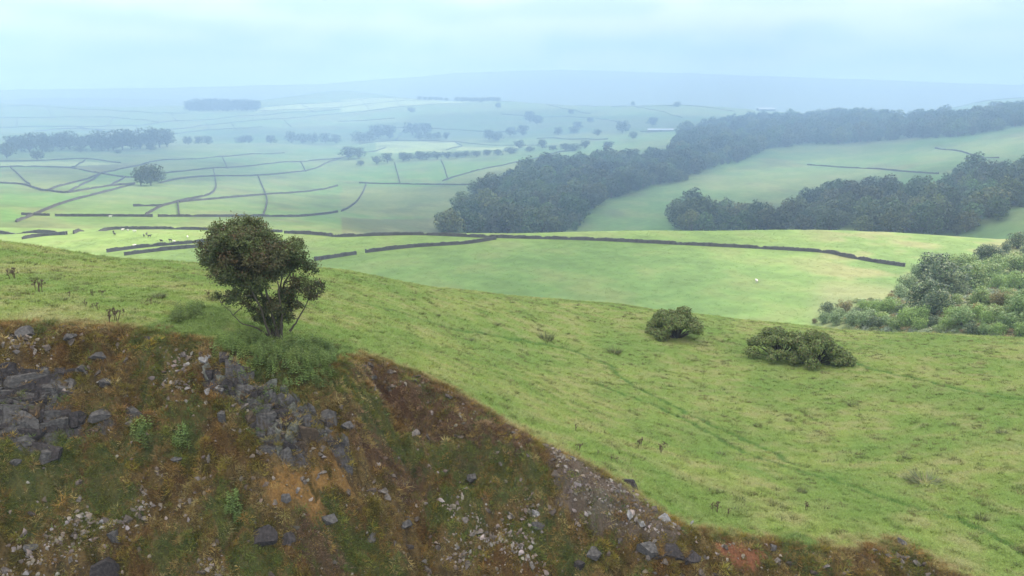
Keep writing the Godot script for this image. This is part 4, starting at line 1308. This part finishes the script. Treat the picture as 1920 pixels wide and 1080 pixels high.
func build_bushes() -> void:
	var tones := [Color(0.125, 0.165, 0.042), Color(0.16, 0.20, 0.05), Color(0.09, 0.118, 0.034), Color(0.19, 0.22, 0.062), Color(0.145, 0.13, 0.048)]
	bush(BUSH_A, 4.0, 6.6, 301, 0.03, tones, "bush", "rounded dark green bush standing alone on the pasture slope")
	bush(BUSH_B, 3.5, 7.2, 302, 0.03, tones, "bush", "lower spreading bush of the touching pair on the pasture")
	bush(BUSH_C + Vector2(-1.0, -0.3), 3.7, 5.6, 303, 0.06, tones, "bush", "more upright bush with bare stems showing, of the touching pair")
	bush(BUSH_C + Vector2(1.0, 0.7), 2.1, 3.0, 304, 0.03, tones, "bush", "small low bush trailing off the more upright bush of the pair")

const SCRUB_WORDS := {
	"d": ["dark green scrub tree in the thicket beside the plateau field", "dark trees of the thicket"],
	"m": ["mid green leafy tree in the thicket beside the plateau field", "mid green trees of the thicket"],
	"n": ["narrow pale upright tree among dark thicket trees", "narrow tree of the thicket"],
	"s": ["silvery grey-leaved willow shrub at the field side of the thicket", "silvery shrubs of the thicket"],
	"p": ["pale yellow-green shrub low in the thicket", "pale shrubs of the thicket"],
	"g": ["dull grey-green shrub on the thicket's slope", "grey-green shrubs of the thicket"],
	"r": ["rust-tinged low shrub at the thicket's margin", "rusty shrubs of the thicket"]}

func build_scrub() -> void:
	var bark := Color(0.09, 0.08, 0.065)
	var tones := {
		"d": [Color(0.0621, 0.0963, 0.0466), Color(0.0855, 0.124, 0.0544), Color(0.0544, 0.0776, 0.0466), Color(0.155, 0.186, 0.0932)],
		"m": [Color(0.147, 0.215, 0.0626), Color(0.196, 0.268, 0.0783), Color(0.108, 0.165, 0.0549), Color(0.274, 0.329, 0.126)],
		"n": [Color(0.22, 0.266, 0.124), Color(0.162, 0.204, 0.0966), Color(0.249, 0.282, 0.151)],
		"s": [Color(0.207, 0.28, 0.128), Color(0.155, 0.22, 0.0938), Color(0.269, 0.344, 0.166), Color(0.0935, 0.143, 0.0531)],
		"p": [Color(0.215, 0.314, 0.0772), Color(0.166, 0.258, 0.0614), Color(0.266, 0.352, 0.113), Color(0.127, 0.204, 0.0514)],
		"g": [Color(0.147, 0.222, 0.0716), Color(0.113, 0.183, 0.0571), Color(0.192, 0.259, 0.0953)],
		"r": [Color(0.176, 0.14, 0.0548), Color(0.13, 0.147, 0.0617), Color(0.223, 0.176, 0.0685)]}
	var protos := {}
	for k in tones:
		protos[k] = []
		for v in (3 if k in ["d", "m", "s", "p"] else 2):
			var wide := 0.62 if k == "n" else 1.25
			protos[k].append(small_tree(400 + v * 17 + hash(k) % 90, 14 + v * 2, wide, 0.02, 2600, 0.055, tones[k], bark, 0.4 if k in ["s", "p", "n"] else 0.0))
	rng.seed = 91
	for q in SCRUB:
		var l: Array = protos[q[3]]
		var w: Array = SCRUB_WORDS[q[3]]
		plant_tree(l[rng.randi() % l.size()], "thicket_tree" if q[2] > 4.5 else "thicket_shrub", q[0], q[1], q[2] * rf(1.0, 1.15), rf(0.95, 1.15), rf(0, TAU), w[0], "tree" if q[2] > 4.5 else "shrub", w[1])
	# low tangle between the shrubs
	var low := Spread.new()
	var clump := Shape.new()
	rng.seed = 92
	foliage(clump, [[Vector3(0, 0.3, 0), Vector3(0.5, 0.35, 0.5)], [Vector3(0.4, 0.25, 0.2), Vector3(0.35, 0.28, 0.35)], [Vector3(-0.3, 0.2, -0.3), Vector3(0.4, 0.25, 0.4)]], 700.0, 130, 0.16, [Color(1, 1, 1), Color(0.8, 0.85, 0.8), Color(1.2, 1.15, 1.0)], 0.4)
	var hues := [Color(0.21, 0.252, 0.098), Color(0.28, 0.294, 0.14), Color(0.14, 0.182, 0.07), Color(0.266, 0.21, 0.098), Color(0.252, 0.28, 0.196)]
	for i in 5200:
		var t := rf(0.37, 0.78)
		var r := rf(132.0, 262.0)
		var x := sin(t) * r
		var z := -cos(t) * r
		if t < 0.37 + (r - 150.0) * 0.0011 + n_patch.get_noise_2d(x * 0.2, z * 0.2) * 0.06: continue
		var k := rf(0.7, 2.0)
		low.put(Basis(Vector3.UP, rf(0, TAU)).scaled(Vector3(k, k * rf(0.7, 1.2), k)), Vector3(x, ground_y(x, z) - 0.1, z), jitter(hues[rng.randi() % hues.size()], 0.25))
	spread("scrub", low, clump.mesh(), mats.leaf, "low tangled yellow-green scrub between the thicket shrubs", "scrub")

# ------------------------------------------------------------------ rock and loose stone
var ledges := []

const SPOTS := [["below the lone tree beside the jointed outcrop", "outcrop"], ["beside the dark crag under the pasture edge", "crag"], ["by the bare ochre soil patch", "ochre"], ["on the grey scree at the crest", "scree"], ["by the stony streak below the dark crag", "streak"], ["in the stony patch below the scree", "patch"], ["by the red soil scar", "scar"], ["among the roots under the lone tree", "roots"], ["on the brown slope between outcrop and scree", "slope"]]
func spot_of(x: float, z: float) -> Array:
	var z_ := ZONES
	var at := [[z_.rock[16], z_.rock[17]], [z_.rock[48], z_.rock[49]], [z_.ochre[0], z_.ochre[1]], [z_.scree[8], z_.scree[9]], [z_.pale[8], z_.pale[9]], [z_.pale[40], z_.pale[41]], [z_.redsoil[0], z_.redsoil[1]], [TREE_AT.x, TREE_AT.y + 1.0], [z_.heath[4], z_.heath[5]]]
	var best := 0
	for i in at.size():
		if Vector2(x - at[i][0], (z - at[i][1]) * 1.5).length() < Vector2(x - at[best][0], (z - at[best][1]) * 1.5).length(): best = i
	return SPOTS[best]

func build_rocks() -> void:
	mats.rock = stone_material("grey limestone", Color(0.154, 0.133, 0.119), 71)  # limestone tones below are darkened to stand for shade on the bank
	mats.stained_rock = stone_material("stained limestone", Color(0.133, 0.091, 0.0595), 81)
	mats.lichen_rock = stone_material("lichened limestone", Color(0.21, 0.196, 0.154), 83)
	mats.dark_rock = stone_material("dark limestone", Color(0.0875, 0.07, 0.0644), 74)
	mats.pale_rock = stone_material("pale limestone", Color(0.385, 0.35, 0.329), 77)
	var bl := []
	for i in 9: bl.append(block_mesh(500 + i))
	var rk: Array = ZONES["rock"]
	rng.seed = 510
	var a := thing("rock_outcrop", Vector3(rk[4 * 4], ground_y(rk[16], rk[17]), rk[17]), 0.0, "grey outcrop of upright jointed blocks below the lone tree", "rock")
	var b := thing("rock_outcrop", Vector3(rk[12 * 4], ground_y(rk[48], rk[49]), rk[49]), 0.0, "dark grey crag broken into ledges under the pasture's edge", "rock")
	for i in rk.size() / 4:
		var upper := i < 12
		var o: Node3D = a if upper else b
		if i >= 15 and not upper and i > 17: continue
		var n := int(clampf(rk[i * 4 + 2] * rk[i * 4 + 3] * 24.0, 5, 18))
		for k in n:
			var x: float = rk[i * 4] + rf(-1, 1) * rk[i * 4 + 2] * 0.95
			var z: float = rk[i * 4 + 1] + rf(-1, 1) * rk[i * 4 + 3] * 0.95
			var nr := ground_normal(x, z, 0.5)
			var out := Vector3(nr.x, 0, nr.z).normalized()
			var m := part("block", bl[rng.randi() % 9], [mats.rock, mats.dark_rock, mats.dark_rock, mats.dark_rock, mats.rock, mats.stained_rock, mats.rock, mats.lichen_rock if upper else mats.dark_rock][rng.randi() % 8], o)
			var h := rf(0.8, 1.9) if upper else rf(0.5, 1.1)
			var w := rf(0.35, 0.9) if upper else rf(1.0, 2.2)
			m.basis = (Basis(Vector3.UP, 0.25 + rf(-0.45, 0.45)) * Basis(Vector3.RIGHT, rf(-0.4, 0.15)) * Basis(Vector3.BACK, rf(-0.3, 0.35))).scaled_local(Vector3(w, h, (w if upper else 0.8) * rf(0.7, 1.1)))
			var sit := Vector3(x, ground_y(x, z) - h * (0.2 if upper else 0.3), z) - out * (w if upper else 0.8) * 0.33
			m.position = sit - o.position
			ledges.append([sit + Vector3(0, h * 0.42, 0) + out * 0.05, w])
	var st := []
	for i in 6: st.append(stone_mesh(520 + i, 0.8, 2))
	rng.seed = 530
	for q in BOULDERS:
		var kind := int(q[3])
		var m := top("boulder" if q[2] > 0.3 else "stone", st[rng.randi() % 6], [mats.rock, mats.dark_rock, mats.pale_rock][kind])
		var x: float = q[0]
		var z: float = q[1]
		var k: float = q[2] * 1.15
		m.basis = Basis.from_euler(Vector3(rf(-0.4, 0.4), rf(0, TAU), rf(-0.4, 0.4))).scaled_local(Vector3(k * rf(0.9, 1.2), k * rf(0.7, 1.0), k))
		m.position = Vector3(x, ground_y(x, z) - k * 0.05, z)
		var words: String = ("large " if q[2] > 0.4 else "") + ["weathered grey boulder bedded ", "dark broken rock jutting out ", "pale white limestone lump lying "][kind] + spot_of(x, z)[0]
		tag(m, words, "boulder" if k > 0.3 else "stone", ["grey boulders, ", "dark rocks, ", "white stones, "][kind] + spot_of(x, z)[1] + (" large" if q[2] > 0.4 else ""))
	# loose stones: the largest singly, the rest as one mass
	var small := []
	for i in 5: small.append(stone_mesh(540 + i, 0.55, 0))
	var picks := []
	rng.seed = 550
	for key in ["pale", "scree"]:
		var l: Array = ZONES[key]
		for i in l.size() / 4:
			var n := int(l[i * 4 + 2] * l[i * 4 + 3] * (55.0 if key == "pale" else 42.0)) + 8
			for k in n:
				var d := rng.randfn() * 0.55
				var g := rf(0, TAU)
				var size := 0.03 + 0.12 * pow(rng.randf(), 4.0) + (0.02 if key == "pale" else 0.0)
				picks.append([size, l[i * 4] + cos(g) * d * l[i * 4 + 2], l[i * 4 + 1] + sin(g) * d * l[i * 4 + 3], key])
	for i in 8000:
		var t := rf(-0.72, 0.72)
		var r := rf(29.0, 45.0)
		var x := sin(t) * r
		var z := -cos(t) * r
		if rim_at(x, z) < 0.2: continue
		if zone_at("green", x, z) > 0.4 and rng.randf() < 0.8: continue
		picks.append([0.03 + 0.19 * pow(rng.randf(), 5.0), x, z, "bank"])
	picks.sort_custom(func(p, q): return p[0] > q[0])
	var mass := Spread.new()
	var words := {"pale": ["pale pinkish loose stone", "pale loose stones"], "scree": ["angular grey loose stone", "scree stones"], "bank": ["brownish stone in dead grass", "stones strewn over the bank"]}
	var hues := {"pale": [Color(0.192, 0.15, 0.126), Color(0.24, 0.198, 0.174), Color(0.15, 0.111, 0.09)], "scree": [Color(0.155, 0.12, 0.10), Color(0.11, 0.085, 0.072), Color(0.22, 0.18, 0.155)], "bank": [Color(0.162, 0.123, 0.096), Color(0.108, 0.081, 0.063), Color(0.222, 0.18, 0.15)]}  # stone tones darkened too, with the shade of the bank in them
	mats.loose = plain_material("loose stone")
	var tint := {}
	for key in hues:
		tint[key] = []
		for c in hues[key]:
			var m := stone_material("loose stone", c * 1.1, 79)
			tint[key].append(m)
	for i in picks.size():
		var q: Array = picks[i]
		var k: float = q[0]
		var x: float = q[1]
		var z: float = q[2]
		var bs := upright(ground_normal(x, z, 0.3) + Vector3(rf(-0.4, 0.4), 0, rf(-0.4, 0.4)), rf(0, TAU)).scaled_local(Vector3(k * rf(0.9, 1.5), k, k * rf(0.8, 1.2)))
		var p := Vector3(x, ground_y(x, z) + k * 0.25, z)
		if i < 300:
			var m := top("loose_stone", small[rng.randi() % 5], tint[q[3]][rng.randi() % 3])
			m.basis = bs
			m.position = p
			tag(m, words[q[3]][0] + " " + spot_of(x, z)[0], "stone", words[q[3]][1] + ", " + spot_of(x, z)[1])
		else:
			mass.put(bs, p, jitter(hues[q[3]][rng.randi() % 3], 0.2))
	spread("stone_litter", mass, small[0], mats.loose, "small stones and chippings littering the brown bank", "stones")

# ------------------------------------------------------------------ single plants
func build_plants() -> void:
	# dead thistles
	var protos := []
	rng.seed = 601
	for v in 3:
		var stem := Shape.new()
		var head := Shape.new()
		var c := Color(0.10, 0.065, 0.04)
		for k in 2 + v:
			var b := Vector3(rf(-0.12, 0.12), 0, rf(-0.12, 0.12)) * k
			var e := b + Vector3(rf(-0.2, 0.2), rf(0.75, 1.0), rf(-0.2, 0.2))
			limb(stem, b - Vector3(0, 0.05, 0), e, 0.03, 0.018, 0.1, 5, c, 5)
			for m in 5:
				var f := b.lerp(e, rf(0.35, 0.95))
				var g := f + Vector3(rf(-0.22, 0.22), rf(0.08, 0.22), rf(-0.22, 0.22))
				limb(stem, f, g, 0.014, 0.01, 0.1, 4, c, 3)
				foliage(head, [[g, Vector3(0.06, 0.07, 0.06)]], 3.0e4, 26, 0.06, [Color(0.13, 0.085, 0.05), Color(0.09, 0.06, 0.035)], 0.2)
		protos.append([stem.mesh(), head.mesh()])
	for i in THISTLES.size() / 3:
		var x: float = THISTLES[i * 3]
		var z: float = THISTLES[i * 3 + 1]
		var k: float = THISTLES[i * 3 + 2] * 0.95
		var left := x < 0.0
		var o := thing("dead_thistle", Vector3(x, ground_y(x, z), z), rf(0, TAU), ("dead brown thistle on the flat turf above the dark crag" if left else "thin dead thistle on the turf above the grey scree"), "thistle", "thistles above the crag" if left else "thistles above the scree")
		part("stem", protos[i % 3][0], mats.bark, o)
		part("seed_head", protos[i % 3][1], mats.leaf, o)
		o.scale = Vector3.ONE * k
	# rush tussocks on the pasture
	var tus := []
	rng.seed = 611
	for v in 3: tus.append([tuft(150, 0.45, 0.9, 0.02, 0.75), tuft(60, 0.5, 0.5, 0.02, 1.2)])
	for i in RUSHES.size() / 4:
		var x: float = RUSHES[i * 4]
		var z: float = RUSHES[i * 4 + 1]
		var o := thing("rush_tussock", Vector3(x, ground_y(x, z) - 0.03, z), rf(0, TAU), "dark rush tussock standing proud of the grazed pasture", "tussock", "rush tussocks on the pasture")
		part("rushes", tus[i % 3][0], mats.rush, o)
		part("thatch", tus[i % 3][1], mats.thatch, o)
		o.scale = Vector3(RUSHES[i * 4 + 2], RUSHES[i * 4 + 3] * 1.3, RUSHES[i * 4 + 2])
	# nettles and rank weeds
	var leafy := Shape.new()
	rng.seed = 621
	for k in 5:
		var b := Vector3(rf(-0.2, 0.2), 0, rf(-0.2, 0.2))
		var h := rf(0.3, 0.6)
		for m in 12:
			var y := h * (0.15 + 0.85 * m / 12.0)
			var g := m * 1.6 + rf(-0.3, 0.3)
			var d := Vector3(cos(g), 0, sin(g))
			var p := b + Vector3(0, y, 0)
			var l := rf(0.07, 0.13) * (1.2 - 0.5 * m / 12.0)
			var w := Vector3(-d.z, 0, d.x) * l * 0.35
			leafy.quad(p, p + d * l * 0.5 + w + Vector3(0, 0.02, 0), p + d * l - Vector3(0, 0.02, 0), p + d * l * 0.5 - w + Vector3(0, 0.02, 0), jitter(Color(1, 1, 1), 0.2))
	var s := Spread.new()
	for i in NETTLES.size() / 4:
		for k in int(NETTLES[i * 4 + 2] * NETTLES[i * 4 + 3] * 26.0) + 10:
			var d := sqrt(rng.randf())
			var g := rf(0, TAU)
			var x: float = NETTLES[i * 4] + cos(g) * d * NETTLES[i * 4 + 2]
			var z: float = NETTLES[i * 4 + 1] + sin(g) * d * NETTLES[i * 4 + 3]
			var q := rf(0.6, 1.15)
			s.put(Basis(Vector3.UP, rf(0, TAU)).scaled(Vector3(q, q, q)), Vector3(x, ground_y(x, z) - 0.03, z), jitter(Color(0.15, 0.20, 0.05), 0.35))
	spread("nettles", s, leafy.mesh(), mats.leaf, "rank green nettles and weeds round the lone tree and in hollows of the bank", "nettles")

# ------------------------------------------------------------------ grass and bank vegetation
func build_turf() -> void:
	rng.seed = 701
	var short := tuft(10, 0.15, 0.075, 0.012, 1.0)
	var rough := tuft(16, 0.13, 0.17, 0.012, 0.9)
	var long := tuft(14, 0.12, 0.17, 0.012, 1.2)
	var moss := tuft(16, 0.12, 0.10, 0.014, 0.8)
	var a := Spread.new()
	var b := Spread.new()
	var want := 230000
	for i in want:
		var t := rf(-0.72, 0.72)
		var r := 34.0 * pow(112.0 / 34.0, rng.randf())
		var x := sin(t) * r
		var z := -cos(t) * r
		var s := rim_at(x, z)
		if s > 0.15: continue
		var k := rf(0.75, 1.3) * (1.0 + (r - 40.0) * 0.006)
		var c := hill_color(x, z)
		var tus := n_turf.get_noise_2d(x, z)
		var y := ground_y(x, z) - 0.01
		if tus > 0.28 and rng.randf() < 0.5:
			var bn := Basis(Vector3.UP, rf(0, TAU)).scaled(Vector3(k * 1.1, k * rf(0.6, 1.1), k * 1.1))
			b.put(bn, Vector3(x, y, z), jitter(c.lerp(Color(0.15, 0.16, 0.045), rf(0.0, 0.5)), 0.2))
		else:
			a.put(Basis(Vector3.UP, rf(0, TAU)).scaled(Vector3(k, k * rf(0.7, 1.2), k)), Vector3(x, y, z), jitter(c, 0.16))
	# tussocks in knots
	for i in 3600:
		var t := rf(-0.72, 0.72)
		var r := sqrt(rf(38.0 * 38.0, 108.0 * 108.0))
		var x := sin(t) * r
		var z := -cos(t) * r
		if rim_at(x, z) > -0.8: continue
		if n_patch.get_noise_2d(x * 0.4, z * 0.4 + 200.0) < -0.12 and rng.randf() < 0.7: continue
		var hue := Color(0.115, 0.135, 0.038).lerp(Color(0.2, 0.14, 0.06), rng.randf() * rng.randf())
		for k in 3 + rng.randi() % 5:
			var px := x + rng.randfn() * 0.2
			var pz := z + rng.randfn() * 0.1
			var q := rf(0.8, 1.5)
			b.put(Basis(Vector3.UP, rf(0, TAU)).scaled(Vector3(q, q * rf(0.6, 1.0), q)), Vector3(px, ground_y(px, pz) - 0.01, pz), jitter(hue, 0.2))
	var far := Spread.new()
	for i in 42000:
		var t := rf(-0.62, 0.7)
		var r := sqrt(rf(160.0 * 160.0, 345.0 * 345.0))
		var x := sin(t) * r
		var z := -cos(t) * r
		var k := rf(1.6, 4.2)
		far.put(Basis(Vector3.UP, rf(0, TAU)).scaled(Vector3(k, k * rf(0.4, 1.1), k)), Vector3(x, ground_y(x, z) - 0.02, z), jitter(land_color(x, z) * 1.15, 0.22))
	spread("field_grass", far, short, mats.grass, "clumps of lush grass in the plateau field", "grass")
	spread("short_grass", a, short, mats.grass, "short grazed yellow-green grass of the hill pasture", "grass")
	spread("tussock_grass", b, rough, mats.grass, "rougher darker grass tussocks dotting the hill pasture", "grass")
	var d := Spread.new()
	var e := Spread.new()
	for i in 31000:
		var t := rf(-0.72, 0.72)
		var r := rf(28.0, 46.5)
		var x := sin(t) * r
		var z := -cos(t) * r
		if rim_at(x, z) < -0.3: continue
		if zone_at("rock", x, z) > 0.35 and rng.randf() < 0.72: continue
		if zone_at("ochre", x, z) > 0.4 and rng.randf() < 0.9: continue
		if zone_at("redsoil", x, z) > 0.4 and rng.randf() < 0.9: continue
		if zone_at("scree", x, z) > 0.4 and rng.randf() < 0.7: continue
		if zone_at("pale", x, z) > 0.4 and rng.randf() < 0.4: continue
		if n_mottle.get_noise_2d(x + 40.0, z) > 0.22 and rng.randf() < 0.75: continue
		var nr := ground_normal(x, z, 0.3)
		var c := jitter(bank_plant(x, z), 0.4)
		var big := rf(0.6, 1.25)
		var hang := rng.randf() < 0.4
		var wide := rf(0.07, 0.2)
		var lean := nr * 0.6 + Vector3(0, 0.5, 0) + Vector3(rf(-0.3, 0.3), 0, rf(-0.3, 0.3))
		for k in 4 + rng.randi() % 6:
			var px := x + rng.randfn() * wide
			var pz := z + rng.randfn() * wide * 0.7
			var q := big * rf(0.7, 1.2)
			var bs := upright(lean + Vector3(rf(-0.3, 0.3), 0, rf(-0.3, 0.3)), rf(0, TAU))
			var at := Vector3(px, ground_y(px, pz) - 0.02, pz)
			if hang: d.put(bs.scaled_local(Vector3(q * 1.1, q, q * 1.1)), at, jitter(c, 0.22))
			else: e.put(bs.scaled_local(Vector3(q, q * rf(0.4, 0.9), q)), at, jitter(c, 0.22))
	var on := Spread.new()
	for q in ledges:
		if rng.randf() < 0.35: continue
		var c := jitter(bank_plant(q[0].x, q[0].z), 0.3)
		for k in 3 + rng.randi() % 6:
			var p: Vector3 = q[0] + Vector3(rng.randfn() * q[1] * 0.22, rf(-0.06, 0.02), rng.randfn() * 0.1)
			var g := rf(0.7, 1.4)
			on.put(upright(Vector3(rf(-0.3, 0.3), 1.0, rf(0.0, 0.6)), rf(0, TAU)).scaled_local(Vector3(g, g * 0.9, g)), p, jitter(c, 0.2))
	spread("ledge_grass", on, long, mats.grass, "tufts of dead grass and moss on the rock ledges", "grass")
	spread("dead_grass", d, long, mats.grass, "long dead brown grass hanging down the bank", "grass")
	spread("bank_herbage", e, moss, mats.grass, "short brown and olive moss and herbage covering the bank", "herbage")

func build_sheep() -> void:
	rng.seed = 801
	var kinds := []
	for q in [Color(0.62, 0.58, 0.5), Color(0.07, 0.06, 0.055)]:
		var s := Shape.new()
		s.tube(PackedVector3Array([Vector3(-0.55, 0.62, 0), Vector3(-0.5, 0.66, 0), Vector3(-0.2, 0.68, 0), Vector3(0.2, 0.68, 0), Vector3(0.48, 0.70, 0), Vector3(0.58, 0.74, 0), Vector3(0.7, 0.86, 0), Vector3(0.78, 0.88, 0), Vector3(0.92, 0.80, 0), Vector3(0.97, 0.77, 0)]), PackedFloat32Array([0.03, 0.2, 0.27, 0.27, 0.2, 0.14, 0.1, 0.1, 0.06, 0.01]), 8, q)
		for x in [-0.38, 0.38]:
			for z in [-0.13, 0.13]: s.tube(PackedVector3Array([Vector3(x, 0.55, z), Vector3(x + 0.03, 0.3, z), Vector3(x, 0.0, z)]), PackedFloat32Array([0.09, 0.045, 0.035]), 6, q * 0.8)
		for z in [-0.1, 0.1]: s.tube(PackedVector3Array([Vector3(0.76, 0.93, z * 0.6), Vector3(0.74, 0.94, z * 1.7)]), PackedFloat32Array([0.035, 0.008]), 5, q * 0.8)
		kinds.append(s.mesh())
	var wool := plain_material("wool")
	for i in SHEEP.size() / 3:
		var x: float = SHEEP[i * 3]
		var z: float = SHEEP[i * 3 + 1]
		var k := int(SHEEP[i * 3 + 2])
		var o := top("sheep", kinds[0 if k == 1 else 1], wool)
		o.position = Vector3(x, ground_y(x, z) - 0.01, z)
		o.rotation.y = rf(0, TAU)
		o.scale = Vector3.ONE * 1.15
		var lone := z > -260.0 and x > 0.0
		tag(o, "lone white sheep out on the big plateau field" if lone else ("off-white sheep grazing in the walled field" if k == 1 else "dark sheep grazing in the walled field beside the lane"), "sheep", "white sheep" if k == 1 else "dark sheep")
